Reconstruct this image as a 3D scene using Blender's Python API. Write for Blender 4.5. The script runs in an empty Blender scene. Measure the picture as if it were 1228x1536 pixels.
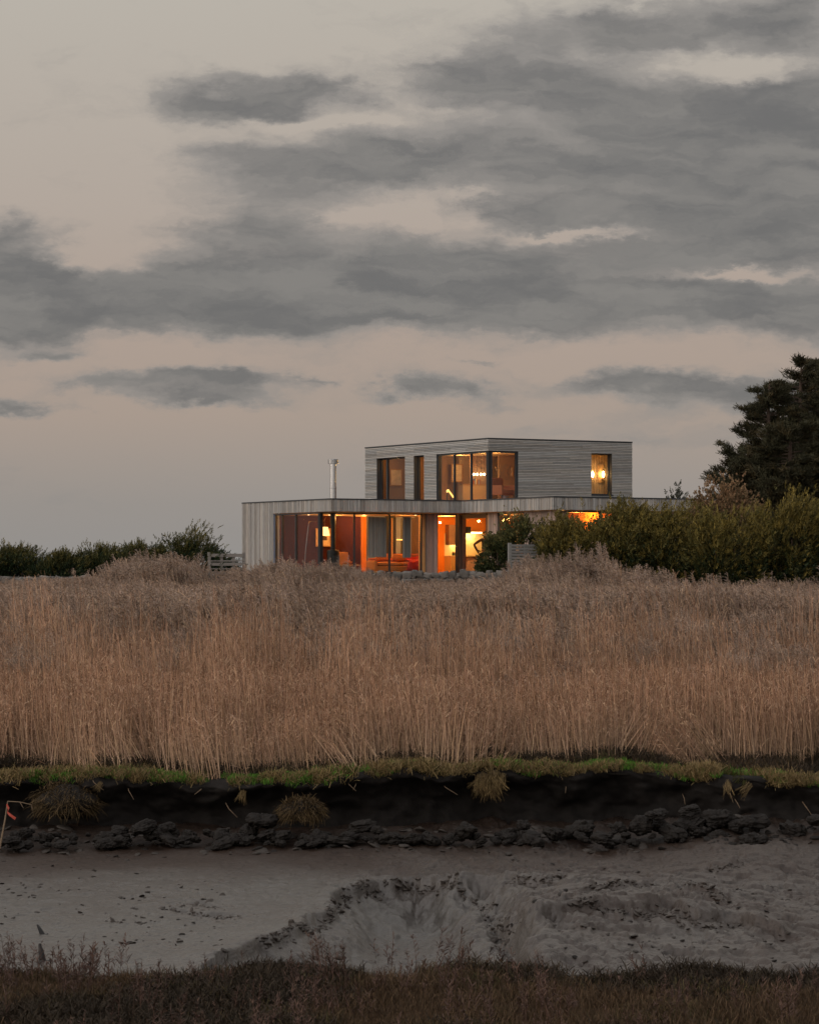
import bpy, math, random
import numpy as np
from mathutils import Vector, Matrix

R = math.radians
random.seed(11)
rng = np.random.default_rng(11)
sc = bpy.context.scene
COL = sc.collection

# ------------------------------------------------------------------ camera
F, CX, HY, EYE = 4400.0, 614.0, 865.0, 3.05      # focal length, centre column, horizon row (photo pixels), eye height (m)
cam_d = bpy.data.cameras.new('camera')
cam = bpy.data.objects.new('camera', cam_d)
COL.objects.link(cam)
cam.location = (0, 0, EYE)
cam.rotation_euler = (R(90), 0, 0)
cam_d.sensor_fit = 'VERTICAL'
cam_d.sensor_height = 36.0
cam_d.sensor_width = 28.8
cam_d.lens = 36.0 * F / 1536.0
cam_d.shift_y = (HY - 768.0) / 1536.0
cam_d.clip_start = 0.5
cam_d.clip_end = 20000
sc.camera = cam

# ------------------------------------------------------------------ render settings
sc.render.engine = 'CYCLES'
sc.cycles.use_adaptive_sampling = True
sc.cycles.adaptive_threshold = 0.02
sc.cycles.use_denoising = True
sc.cycles.max_bounces = 6
sc.cycles.diffuse_bounces = 3
sc.cycles.glossy_bounces = 3
sc.cycles.transparent_max_bounces = 10
sc.cycles.time_limit = 900
sc.view_settings.view_transform = 'Standard'
sc.view_settings.look = 'None'
sc.view_settings.exposure = 0.0
sc.view_settings.gamma = 1.0


def s2l(r, g, b):
    def f(c):
        c /= 255.0
        return c / 12.92 if c <= 0.04045 else ((c + 0.055) / 1.055) ** 2.4
    return (f(r), f(g), f(b), 1.0)


# ------------------------------------------------------------------ world: evening sky with broken cloud
SUN_EL, SUN_AZ = R(14), R(248)      # low glow from the left, a little behind the camera
world = bpy.data.worlds.new('World')
sc.world = world
world.use_nodes = True
nt = world.node_tree
nt.nodes.clear()


def N(tree, kind, **kw):
    n = tree.nodes.new(kind)
    for k, v in kw.items():
        setattr(n, k, v)
    return n


def setin(tree, node, i, v):
    if v is None:
        return
    if isinstance(v, bpy.types.NodeSocket):
        tree.links.new(v, node.inputs[i])
    else:
        s_ = node.inputs[i]
        if s_.type == 'VECTOR' and len(v) == 4:
            v = v[:3]
        s_.default_value = v


def M_(tree, op, a, b=None, c=None, clamp=False):
    n = N(tree, 'ShaderNodeMath', operation=op, use_clamp=clamp)
    setin(tree, n, 0, a); setin(tree, n, 1, b); setin(tree, n, 2, c)
    return n.outputs[0]


def VM(tree, op, a, b=None, out=0):
    n = N(tree, 'ShaderNodeVectorMath', operation=op)
    setin(tree, n, 0, a); setin(tree, n, 1, b)
    return n.outputs[out]


def ramp(tree, fac, stops, mode='LINEAR'):
    n = N(tree, 'ShaderNodeValToRGB')
    n.color_ramp.interpolation = mode
    cr = n.color_ramp
    while len(cr.elements) < len(stops):
        cr.elements.new(0.5)
    for e, (p, c) in zip(cr.elements, stops):
        e.position = p; e.color = c
    setin(tree, n, 0, fac)
    return n.outputs[0]


def mixc(tree, fac, a, b, mode='MIX'):
    n = N(tree, 'ShaderNodeMix', data_type='RGBA', blend_type=mode)
    setin(tree, n, 0, fac); setin(tree, n, 6, a); setin(tree, n, 7, b)
    return n.outputs[2]


def sstep(tree, x, a, b):
    n = N(tree, 'ShaderNodeMapRange', interpolation_type='SMOOTHSTEP')
    setin(tree, n, 0, x); n.inputs[1].default_value = a; n.inputs[2].default_value = b
    return n.outputs[0]


def noise(tree, vec, scale, detail=5, rough=0.55, out=0):
    n = N(tree, 'ShaderNodeTexNoise')
    setin(tree, n, 'Vector', vec)
    n.inputs['Scale'].default_value = scale
    n.inputs['Detail'].default_value = detail
    n.inputs['Roughness'].default_value = rough
    return n.outputs[out]


tc = N(nt, 'ShaderNodeTexCoord')
sx = N(nt, 'ShaderNodeSeparateXYZ')
nt.links.new(tc.outputs['Generated'], sx.inputs[0])
yc = M_(nt, 'MAXIMUM', M_(nt, 'ABSOLUTE', sx.outputs[1]), 0.12)
p = M_(nt, 'DIVIDE', sx.outputs[0], yc)
q = M_(nt, 'DIVIDE', sx.outputs[2], yc)
cv = N(nt, 'ShaderNodeCombineXYZ')
setin(nt, cv, 0, p); setin(nt, cv, 1, q); setin(nt, cv, 2, M_(nt, 'MULTIPLY', sx.outputs[1], 3.0))
pq = cv.outputs[0]
wn = noise(nt, VM(nt, 'MULTIPLY', pq, (26, 60, 1)), 1.0, 7, 0.6, 1)
warp = VM(nt, 'MULTIPLY', VM(nt, 'SUBTRACT', wn, (0.5, 0.5, 0.5)), (0.058, 0.02, 0))
wn2 = noise(nt, VM(nt, 'MULTIPLY', pq, (110, 200, 1)), 1.0, 6, 0.65, 1)
pw = VM(nt, 'ADD', VM(nt, 'ADD', pq, warp), VM(nt, 'MULTIPLY', VM(nt, 'SUBTRACT', wn2, (0.5, 0.5, 0.5)), (0.013, 0.006, 0)))
# clouds where the evening sky has them: (column, row, half width, half height, weight)
BLOBS = [
    (395, 146, 150, 36, 1.0), (300, 150, 60, 20, .35), (480, 130, 70, 26, .3),
    (690, 110, 90, 40, .55), (860, 150, 200, 75, .95), (1110, 190, 210, 95, 1.0), (960, 40, 190, 48, .75), (1180, 30, 110, 50, .6),
    (330, 235, 110, 22, .6), (440, 262, 170, 42, .95), (600, 225, 110, 35, .8), (800, 250, 170, 45, .6), (1050, 290, 240, 55, .8),
    (440, 345, 80, 48, .7), (300, 405, 130, 48, .85), (300, 455, 330, 44, 1.4), (15, 430, 110, 75, 1.3), (20, 345, 40, 26, .5),
    (560, 440, 220, 55, .8), (640, 372, 150, 34, .7), (730, 470, 170, 38, .6), (860, 405, 230, 40, .75), (900, 330, 200, 24, .45),
    (1080, 370, 220, 28, .6), (1150, 450, 180, 34, .75), (930, 470, 180, 40, .55), (1200, 500, 120, 30, .45), (1180, 330, 120, 60, .4), (760, 310, 120, 30, .35), (1000, 430, 300, 60, .25), (1310, 190, 150, 150, .9), (1310, 440, 150, 90, .7), (-80, 440, 120, 60, .8), (470, 470, 160, 24, .4),
    (66, 529, 55, 9, 1.0), (285, 570, 130, 16, 1.2), (300, 597, 110, 13, 1.05), (150, 580, 60, 15, .7), (40, 611, 80, 12, 1.1),
    (618, 580, 50, 19, 1.2), (697, 584, 36, 17, 1.0), (960, 577, 190, 20, 1.1), (1130, 600, 140, 22, .9), (715, 607, 50, 9, .45),
    (1000, 660, 330, 26, .28), (480, 563, 40, 6, .4), (720, 541, 40, 4, .4),
    (590, 318, 70, 16, -.65), (850, 347, 110, 8, -.9), (1140, 406, 120, 9, -1.1), (1090, 100, 110, 26, -.95), (480, 184, 80, 9, -.8),
    (140, 385, 75, 28, -.75), (720, 290, 60, 9, -.45), (880, 80, 40, 24, -.3),
]
total = None
for (bx, by, bw, bh, wgt) in BLOBS:
    c0 = ((bx - CX) / F, (HY - by) / F, 0)
    d = VM(nt, 'MULTIPLY', VM(nt, 'SUBTRACT', pw, c0), (F / bw, F / bh, 0))
    e = M_(nt, 'EXPONENT', M_(nt, 'MULTIPLY', VM(nt, 'DOT_PRODUCT', d, d, 1), -1.0))
    total = M_(nt, 'MULTIPLY_ADD', e, wgt, total if total is not None else 0.0)
fb = noise(nt, VM(nt, 'MULTIPLY', pw, (14, 46, 1)), 1.0, 8, 0.58)
fb2 = noise(nt, VM(nt, 'MULTIPLY', pw, (46, 96, 1)), 1.0, 8, 0.62)
fb3 = noise(nt, VM(nt, 'MULTIPLY', pw, (16, 62, 1)), 1.0, 6, 0.58)
high = sstep(nt, q, 0.21, 0.6)
dens = M_(nt, 'ADD', total, M_(nt, 'MULTIPLY', high, 0.45))
front = sstep(nt, sx.outputs[1], 0.2, 0.8)
dens = M_(nt, 'ADD', dens, M_(nt, 'MULTIPLY', M_(nt, 'SUBTRACT', 1.0, front), 0.35))
dens = M_(nt, 'ADD', dens, M_(nt, 'MULTIPLY', M_(nt, 'SUBTRACT', fb, 0.5), 1.25))
dens = M_(nt, 'ADD', dens, M_(nt, 'MULTIPLY', M_(nt, 'SUBTRACT', fb2, 0.5), 0.85))
veil = sstep(nt, dens, 0.02, 0.75)
core = M_(nt, 'MULTIPLY', M_(nt, 'MINIMUM', M_(nt, 'MAXIMUM', total, 0.0), 1.5), 0.95)
core = M_(nt, 'ADD', core, M_(nt, 'MULTIPLY', M_(nt, 'SUBTRACT', fb3, 0.5), 1.0))
core = M_(nt, 'ADD', core, M_(nt, 'MULTIPLY', M_(nt, 'SUBTRACT', fb, 0.5), 1.1))
core = M_(nt, 'ADD', core, M_(nt, 'MULTIPLY', M_(nt, 'SUBTRACT', fb2, 0.5), 0.5))
core = sstep(nt, core, 0.34, 1.12)
qs = M_(nt, 'MULTIPLY', q, 4.0, clamp=True)      # 1.0 at q = .25
skyc = ramp(nt, qs, [(0.0, s2l(147, 145, 143)), (0.10, s2l(153, 147, 142)), (0.22, s2l(170, 155, 144)),
                     (0.34, s2l(175, 159, 148)), (0.5, s2l(180, 168, 158)), (0.78, s2l(187, 180, 170)), (1.0, s2l(188, 182, 173))])
veilc = ramp(nt, qs, [(0.0, s2l(142, 140, 138)), (0.4, s2l(148, 143, 139)), (1.0, s2l(153, 149, 146))])
colr = mixc(nt, M_(nt, 'MULTIPLY', veil, 0.86), skyc, veilc)
corec = mixc(nt, sstep(nt, noise(nt, VM(nt, 'MULTIPLY', pw, (20, 95, 1)), 1.0, 5, 0.55), .32, .68), s2l(112, 111, 111), s2l(134, 131, 128))
colr = mixc(nt, core, colr, corec)
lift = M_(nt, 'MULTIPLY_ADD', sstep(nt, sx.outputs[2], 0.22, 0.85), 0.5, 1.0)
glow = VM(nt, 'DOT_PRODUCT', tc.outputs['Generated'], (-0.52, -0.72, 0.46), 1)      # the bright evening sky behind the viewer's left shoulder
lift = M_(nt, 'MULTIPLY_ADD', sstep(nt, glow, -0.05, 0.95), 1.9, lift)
colr = VM(nt, 'MULTIPLY', colr, mixc(nt, sstep(nt, sx.outputs[2], 0.22, 0.7), (1, 1, 1, 1), (.97, 1.0, 1.05, 1)))
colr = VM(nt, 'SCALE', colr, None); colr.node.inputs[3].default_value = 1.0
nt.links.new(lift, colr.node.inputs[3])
below = sstep(nt, sx.outputs[2], -0.03, -0.002)
colr = mixc(nt, below, (0.05, 0.042, 0.037, 1), colr)
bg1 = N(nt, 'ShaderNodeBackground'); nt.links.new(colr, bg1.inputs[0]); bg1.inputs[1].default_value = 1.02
sky = N(nt, 'ShaderNodeTexSky', sky_type='NISHITA')
sky.sun_disc = False
sky.sun_elevation = R(4)
sky.sun_rotation = SUN_AZ
bg2 = N(nt, 'ShaderNodeBackground'); nt.links.new(sky.outputs[0], bg2.inputs[0]); bg2.inputs[1].default_value = 0.05
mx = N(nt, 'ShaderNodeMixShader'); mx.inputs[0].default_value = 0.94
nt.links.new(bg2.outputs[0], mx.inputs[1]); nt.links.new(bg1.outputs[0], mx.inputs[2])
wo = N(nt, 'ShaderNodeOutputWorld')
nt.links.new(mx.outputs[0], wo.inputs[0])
world.cycles.sampling_method = 'MANUAL'
world.cycles.sample_map_resolution = 512

# the last of the evening glow, soft and from the left
sd = bpy.data.lights.new('sun', 'SUN')
sd.energy = 0.55
sd.angle = R(25)
sd.color = (1.0, 0.86, 0.72)
sun = bpy.data.objects.new('sun', sd)
COL.objects.link(sun)
az = SUN_AZ
sv = Vector((math.sin(az) * math.cos(SUN_EL), math.cos(az) * math.cos(SUN_EL), math.sin(SUN_EL)))
sun.rotation_euler = (-sv).to_track_quat('-Z', 'Y').to_euler()
sun.location = sv * 60

# ------------------------------------------------------------------ mesh helpers


def np_mesh(name, V, Q, mat, cols=None, smooth=False):
    """one mesh from a vertex array and an array of triangles or quads"""
    V = np.asarray(V, dtype=np.float32); Q = np.asarray(Q, dtype=np.int32)
    me = bpy.data.meshes.new(name)
    k = Q.shape[1]
    me.vertices.add(len(V)); me.vertices.foreach_set('co', V.ravel())
    me.loops.add(Q.size); me.loops.foreach_set('vertex_index', Q.ravel())
    me.polygons.add(len(Q))
    me.polygons.foreach_set('loop_start', np.arange(0, Q.size, k, dtype=np.int32))
    me.polygons.foreach_set('use_smooth', np.full(len(Q), smooth, dtype=bool))
    if cols is not None:
        ca = me.color_attributes.new('Col', 'FLOAT_COLOR', 'POINT')
        c4 = np.ones((len(V), 4), dtype=np.float32); c4[:, :3] = cols
        ca.data.foreach_set('color', c4.ravel())
    me.update(calc_edges=True)
    me.validate()
    me.materials.append(mat)
    return me


def obj(name, me, parent=None, loc=(0, 0, 0)):
    o = bpy.data.objects.new(name, me)
    COL.objects.link(o)
    o.location = loc
    if parent is not None:
        o.parent = parent
    return o


def empty(name, loc=(0, 0, 0), rz=0.0):
    o = bpy.data.objects.new(name, None)
    COL.objects.link(o)
    o.location = loc
    o.rotation_euler = (0, 0, rz)
    o.empty_display_size = 0.3
    return o


def tag(o, label=None, cat=None, group=None, kind=None):
    if label: o['label'] = label
    if cat: o['category'] = cat
    if group: o['group'] = group
    if kind: o['kind'] = kind
    return o


def dup(o, parent=None):
    c = o.copy(); COL.objects.link(c)
    if parent is not None:
        c.parent = parent
    for ch in [x for x in bpy.data.objects if x.parent == o]:
        dup(ch, c)
    return c


class MB:
    """collects boxes, tubes and lathes into one mesh"""
    def __init__(s):
        s.v = []; s.f = []; s.c = []

    def add(s, V, Fs, col=(1, 1, 1)):
        o = len(s.v)
        s.v += [tuple(x) for x in V]
        s.f += [tuple(i + o for i in f) for f in Fs]
        s.c += [col] * len(V)

    def box(s, x0, x1, y0, y1, z0, z1, col=(1, 1, 1)):
        V = [(x, y, z) for z in (z0, z1) for (x, y) in ((x0, y0), (x1, y0), (x1, y1), (x0, y1))]
        s.add(V, [(3, 2, 1, 0), (4, 5, 6, 7), (0, 1, 5, 4), (1, 2, 6, 5), (2, 3, 7, 6), (3, 0, 4, 7)], col)

    def soft(s, x0, x1, y0, y1, z0, z1, b, col=(1, 1, 1), puff=0.0):
        """a box with rounded edges (cushions, upholstery)"""
        n = 6
        ts = np.linspace(-1, 1, n)
        c = np.array([(x0 + x1) / 2, (y0 + y1) / 2, (z0 + z1) / 2]); h = np.array([x1 - x0, y1 - y0, z1 - z0]) / 2
        V = []; Fs = []
        for ax in range(3):
            for sg in (-1, 1):
                o = len(V)
                for a in ts:
                    for d in ts:
                        pnt = np.zeros(3); pnt[ax] = sg; pnt[(ax + 1) % 3] = a; pnt[(ax + 2) % 3] = d
                        w = pnt * h
                        inner = np.clip(w, -(h - b), h - b)
                        dd = w - inner; L = np.linalg.norm(dd)
                        if L > 1e-9: w = inner + dd / L * min(L, b)
                        w = w + puff * np.array([0, 0, 1]) * (1 - a * a) * (1 - d * d) * (sg if ax == 2 else 0)
                        V.append(tuple(w + c))
                for i in range(n - 1):
                    for j in range(n - 1):
                        f = (o + i * n + j, o + (i + 1) * n + j, o + (i + 1) * n + j + 1, o + i * n + j + 1)
                        Fs.append(f if sg > 0 else f[::-1])
        s.add(V, Fs, col)

    def tube(s, pts, radii, n=8, col=(1, 1, 1), cap=True):
        pts = [Vector(x) for x in pts]
        V = []; Fs = []
        for i, pnt in enumerate(pts):
            d = (pts[min(i + 1, len(pts) - 1)] - pts[max(i - 1, 0)]).normalized()
            a = d.orthogonal().normalized() if i == 0 else (a - d * a.dot(d)).normalized()
            b = d.cross(a)
            for k in range(n):
                t = 2 * math.pi * k / n
                V.append(pnt + (a * math.cos(t) + b * math.sin(t)) * radii[i])
        for i in range(len(pts) - 1):
            for k in range(n):
                k2 = (k + 1) % n
                Fs.append((i * n + k, i * n + k2, (i + 1) * n + k2, (i + 1) * n + k))
        if cap:
            Fs.append(tuple(range(n))[::-1]); Fs.append(tuple((len(pts) - 1) * n + k for k in range(n)))
        s.add(V, Fs, col)

    def lathe(s, cx, cy, prof, n=20, col=(1, 1, 1)):
        V = []; Fs = []
        for (r, z) in prof:
            for k in range(n):
                t = 2 * math.pi * k / n
                V.append((cx + r * math.cos(t), cy + r * math.sin(t), z))
        for i in range(len(prof) - 1):
            for k in range(n):
                k2 = (k + 1) % n
                Fs.append((i * n + k, i * n + k2, (i + 1) * n + k2, (i + 1) * n + k))
        Fs.append(tuple(range(n))[::-1]); Fs.append(tuple((len(prof) - 1) * n + k for k in range(n)))
        s.add(V, Fs, col)

    def build(s, name, mat, parent=None, smooth=False, loc=(0, 0, 0)):
        me = bpy.data.meshes.new(name)
        me.from_pydata(s.v, [], s.f)
        ca = me.color_attributes.new('Col', 'FLOAT_COLOR', 'POINT')
        c4 = np.ones((len(s.v), 4), dtype=np.float32)
        c4[:, :3] = np.asarray(s.c, dtype=np.float32)
        ca.data.foreach_set('color', c4.ravel())
        me.materials.append(mat)
        if smooth:
            me.polygons.foreach_set('use_smooth', np.ones(len(me.polygons), dtype=bool))
        me.update()
        return obj(name, me, parent, loc)


# value noise in numpy
def _hash(ix, iy, seed):
    h = (ix.astype(np.int64) * 374761393 + iy.astype(np.int64) * 668265263 + seed * 1442695041) & 0xffffffff
    h = ((h ^ (h >> 13)) * 1274126177) & 0xffffffff
    h = (h ^ (h >> 16)) & 0xffffffff
    return h / 4294967295.0


def vnoise(x, y, seed=0):
    x = np.asarray(x, float); y = np.asarray(y, float)
    ix = np.floor(x); iy = np.floor(y)
    fx = x - ix; fy = y - iy
    fx = fx * fx * fx * (fx * (fx * 6 - 15) + 10); fy = fy * fy * fy * (fy * (fy * 6 - 15) + 10)
    a = _hash(ix, iy, seed); b = _hash(ix + 1, iy, seed); c = _hash(ix, iy + 1, seed); d = _hash(ix + 1, iy + 1, seed)
    return (a * (1 - fx) + b * fx) * (1 - fy) + (c * (1 - fx) + d * fx) * fy


def fbm(x, y, oct=5, seed=0, gain=0.5):
    t = 0; amp = 1; nrm = 0
    for o in range(oct):
        t = t + amp * vnoise(x * 2 ** o + 17.3 * o, y * 2 ** o - 9.1 * o, seed + o); nrm += amp; amp *= gain
    return t / nrm


def ridged(x, y, oct=4, seed=0):
    t = 0; amp = 1; nrm = 0
    for o in range(oct):
        t = t + amp * (1 - np.abs(2 * vnoise(x * 2 ** o + 3.3 * o, y * 2 ** o + 5.7 * o, seed + o) - 1)); nrm += amp; amp *= .5
    return t / nrm


def ss(a, b, x):
    t = np.clip((x - a) / (b - a), 0, 1)
    return t * t * (3 - 2 * t)


# ------------------------------------------------------------------ materials
def mat(name, base=(0.5, 0.5, 0.5), rough=0.6, var=0.15, scale=6.0, stretch=(1, 1, 1), metal=0.0, spec=0.4, bump=0.0,
        attr=False, emit=None, estr=0.0, rnd=0.0):
    m = bpy.data.materials.new(name)
    m.use_nodes = True
    t = m.node_tree
    b = t.nodes['Principled BSDF']
    tcn = N(t, 'ShaderNodeTexCoord')
    vec = VM(t, 'MULTIPLY', tcn.outputs['Object'], stretch)
    nz = noise(t, vec, scale, 5, 0.6)
    c = (*base, 1.0)
    if attr:
        an = N(t, 'ShaderNodeAttribute', attribute_name='Col')
        c = mixc(t, 1.0, c, an.outputs[0], 'MULTIPLY')
    k = M_(t, 'MULTIPLY_ADD', M_(t, 'SUBTRACT', nz, 0.5), 2 * var * 1.6, 1.0)
    if rnd:
        oi = N(t, 'ShaderNodeObjectInfo')
        k = M_(t, 'MULTIPLY', k, M_(t, 'MULTIPLY_ADD', oi.outputs['Random'], 2 * rnd, 1.0 - rnd))
    v = N(t, 'ShaderNodeVectorMath', operation='SCALE')
    setin(t, v, 0, c); t.links.new(k, v.inputs[3])
    t.links.new(v.outputs[0], b.inputs['Base Color'])
    b.inputs['Roughness'].default_value = rough
    b.inputs['Metallic'].default_value = metal
    b.inputs['Specular IOR Level'].default_value = spec
    if bump:
        bn = N(t, 'ShaderNodeBump')
        bn.inputs['Strength'].default_value = bump
        bn.inputs['Distance'].default_value = 0.02
        t.links.new(nz, bn.inputs['Height'])
        t.links.new(bn.outputs[0], b.inputs['Normal'])
    if emit:
        b.inputs['Emission Color'].default_value = (*emit, 1)
        b.inputs['Emission Strength'].default_value = estr
    return m


def glass_mat():
    m = bpy.data.materials.new('window_glass'); m.use_nodes = True
    t = m.node_tree; t.nodes.clear()
    lw = N(t, 'ShaderNodeLayerWeight'); lw.inputs[0].default_value = 0.5
    f5 = M_(t, 'POWER', lw.outputs['Facing'], 5.0)
    k = M_(t, 'MULTIPLY_ADD', f5, 0.7, 0.022)
    tr = N(t, 'ShaderNodeBsdfTransparent'); tr.inputs[0].default_value = (0.93, 0.94, 0.93, 1)
    gl = N(t, 'ShaderNodeBsdfGlossy'); gl.inputs['Roughness'].default_value = 0.02
    mxs = N(t, 'ShaderNodeMixShader')
    t.links.new(k, mxs.inputs[0]); t.links.new(tr.outputs[0], mxs.inputs[1]); t.links.new(gl.outputs[0], mxs.inputs[2])
    o = N(t, 'ShaderNodeOutputMaterial'); t.links.new(mxs.outputs[0], o.inputs[0])
    return m


GLASS = glass_mat()
CLAD = mat('weathered_timber', (0.35, 0.33, 0.31), 0.8, 0.28, 3.0, (8, 8, 1), attr=True, spec=0.2)
CLADH = mat('weathered_timber_boards', (0.38, 0.365, 0.345), 0.8, 0.28, 3.0, (1.2, 1.2, 12), attr=True, spec=0.2)
BACK = mat('dark_membrane', (0.03, 0.03, 0.03), 0.8, 0.2)
METAL = mat('dark_metal', (0.035, 0.038, 0.042), 0.45, 0.15, 4, spec=0.5)
PANELM = mat('grey_panel_boards', (0.21, 0.21, 0.195), 0.8, 0.15, 3, (8, 8, 1), attr=True, spec=0.2)
STEEL = mat('brushed_steel', (0.5, 0.5, 0.5), 0.2, 0.12, 3, (6, 6, 1), metal=1.0)
SOFFIT = mat('cedar_soffit', (0.38, 0.2, 0.1), 0.6, 0.25, 3, (1, 12, 1))
PIER = mat('cedar_boards', (0.40, 0.31, 0.27), 0.7, 0.25, 3, (10, 10, 1), attr=True)
PLASTER = mat('warm_plaster', (0.62, 0.42, 0.22), 0.9, 0.06, 1.5)
PLASTERD = mat('brown_plaster', (0.42, 0.25, 0.15), 0.9, 0.08, 1.5)
ORANGE = mat('orange_plaster', (0.85, 0.27, 0.035), 0.9, 0.06, 1.5)
RED = mat('dark_red_plaster', (0.05, 0.0045, 0.0045), 0.85, 0.1, 1.5)
GREY = mat('grey_plaster', (0.27, 0.31, 0.42), 0.85, 0.12, 2)
CEIL = mat('ceiling_paint', (0.72, 0.5, 0.3), 0.9, 0.04, 2)
OAK = mat('oak_timber', (0.55, 0.3, 0.12), 0.55, 0.25, 3, (1, 8, 1))
DARKWOOD = mat('dark_oak', (0.1, 0.06, 0.045), 0.5, 0.25, 3, (8, 1, 1))
BLACK = mat('black_iron', (0.015, 0.015, 0.016), 0.5, 0.2)
FABRIC = mat('orange_fabric', (0.62, 0.22, 0.05), 0.9, 0.15, 20)
FABRICR = mat('red_fabric', (0.55, 0.03, 0.015), 0.9, 0.2, 20)
FABRICB = mat('rust_fabric', (0.45, 0.14, 0.06), 0.9, 0.2, 20)
WHITE = mat('white_tile', (0.8, 0.68, 0.45), 0.3, 0.05, 4)
PAPER = mat('art_paper', (0.85, 0.68, 0.46), 0.8, 0.3, 5)
BULB = mat('lit_bulb', (1, 0.8, 0.5), 0.5, 0, emit=(1.0, 0.72, 0.36), estr=14)
BULBS = mat('lit_downlight', (1, 0.8, 0.5), 0.5, 0, emit=(1.0, 0.7, 0.36), estr=5)
SHADE = mat('lit_lamp_shade', (0.9, 0.75, 0.4), 0.8, 0.05, emit=(1.0, 0.62, 0.2), estr=2.6)
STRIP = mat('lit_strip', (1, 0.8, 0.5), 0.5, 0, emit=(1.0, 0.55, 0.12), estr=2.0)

# ------------------------------------------------------------------ the house (own axes: u along the front, v along the gable side)
DA = 126.0
XA = (497.5 - CX) / F * DA
C30, S30 = 0.8649, 0.5020
ZF = EYE + (HY - 861) / F * DA                  # ground floor level


def hxy(u, v):
    return XA + u * C30 - v * S30, DA + u * S30 + v * C30


def u_at(px, v):
    k = (px - CX) / F
    return (k * (DA + v * C30) - XA + v * S30) / (C30 - k * S30)


def v_at(px, u):
    k = (px - CX) / F
    return (XA + u * C30 - k * (DA + u * S30)) / (S30 + k * C30)


def zl(py, u, v):
    return EYE + (HY - py) / F * hxy(u, v)[1] - ZF


house = empty('house', (XA, DA, ZF), math.atan2(S30, C30))
tag(house, 'modern two storey timber clad house with flat roofs and glowing glass corners', 'house')

RT = zl(747.4, 0, 0); FB = zl(766.9, 0, 0)
uC = u_at(692.5, 0.0); vB = v_at(831, uC); vL = v_at(364, 0.0); uR = u_at(1078, vB)
plan = [(0, 0), (uC, 0), (uC, vB), (uR, vB), (uR, vL), (0, vL)]


def prism(mb, poly, z0, z1):
    n = len(poly)
    V = [(x, y, z0) for x, y in poly] + [(x, y, z1) for x, y in poly]
    mb.add(V, [tuple(range(n))[::-1], tuple(range(n, 2 * n))] + [(i, (i + 1) % n, n + (i + 1) % n, n + i) for i in range(n)])


def inset(poly, d):
    out = []
    n = len(poly)
    for i in range(n):
        p0, p1, p2 = Vector(poly[i - 1]), Vector(poly[i]), Vector(poly[(i + 1) % n])
        a = (p1 - p0).normalized(); b = (p2 - p1).normalized()
        na, nb = Vector((-a.y, a.x)), Vector((-b.y, b.x))
        out.append(tuple(p1 + na * d + nb * d))
    return out


def tone(lo=0.72, hi=1.22):
    t = random.uniform(lo, hi)
    w = random.uniform(-0.03, 0.05)
    return (t * (1 + w), t, t * (1 - w))


def boards_v(mb, a, b, z0, z1, w=0.115, gap=0.014, t=0.022):
    """vertical boards along a-b; the outside is on the right hand when walking a to b"""
    a = Vector(a); b = Vector(b)
    d = (b - a); L = d.length; d.normalize(); o = Vector((d.y, -d.x))
    s = 0.0
    while s < L - 0.02:
        ww = min(random.choice((w * .55, w, w, w * 1.15)), L - s)
        pa = a + d * s; pb = a + d * (s + max(ww - gap, .01))
        th = t + random.choice((0, 0, .012))
        za = z0 + random.uniform(-.006, .006); c = tone()
        V = []
        for z in (za, z1):
            V += [(pa.x, pa.y, z), (pb.x, pb.y, z), (pb.x + o.x * th, pb.y + o.y * th, z), (pa.x + o.x * th, pa.y + o.y * th, z)]
        mb.add(V, [(0, 1, 2, 3), (7, 6, 5, 4), (4, 5, 1, 0), (5, 6, 2, 1), (6, 7, 3, 2), (7, 4, 0, 3)], c)
        s += ww


def boards_h(mb, a, b, z0, z1, h=0.072, gap=0.016, t=0.022):
    a = Vector(a); b = Vector(b)
    d = (b - a); L = d.length; d.normalize(); o = Vector((d.y, -d.x))
    # courses sit on one common grid so that neighbouring pieces line up
    k0 = int(math.floor(z0 / h)); k1 = int(math.ceil(z1 / h))
    for k in range(k0, k1):
        za = max(z0, k * h); zb = min(z1, (k + 1) * h - gap)
        if zb - za < .008: continue
        s = 0.0
        rowc = random.uniform(.9, 1.08)
        while s < L - 0.01:
            ww = min(random.uniform(1.2, 3.6), L - s)
            if L - s - ww < .3: ww = L - s
            pa = a + d * s; pb = a + d * (s + ww - .003)
            c = tone(.78, 1.2); c = tuple(x * rowc for x in c)
            th = t + random.choice((0, .004, .01))
            V = []
            for z in (za, zb):
                V += [(pa.x, pa.y, z), (pb.x, pb.y, z), (pb.x + o.x * th, pb.y + o.y * th, z), (pa.x + o.x * th, pa.y + o.y * th, z)]
            mb.add(V, [(0, 1, 2, 3), (7, 6, 5, 4), (4, 5, 1, 0), (5, 6, 2, 1), (6, 7, 3, 2), (7, 4, 0, 3)], c)
            s += ww


def strip(mb, a, b, z0, z1, t0, t1, col=(1, 1, 1)):
    """a straight bar along a-b from offset t0 (inside) to t1 (outside)"""
    a = Vector(a); b = Vector(b)
    d = (b - a).normalized(); o = Vector((d.y, -d.x))
    V = []
    for z in (z0, z1):
        for pnt, t in ((a, t0), (b, t0), (b, t1), (a, t1)):
            V.append((pnt.x + o.x * t, pnt.y + o.y * t, z))
    mb.add(V, [(0, 1, 2, 3), (7, 6, 5, 4), (4, 5, 1, 0), (5, 6, 2, 1), (6, 7, 3, 2), (7, 4, 0, 3)], col)


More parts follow.
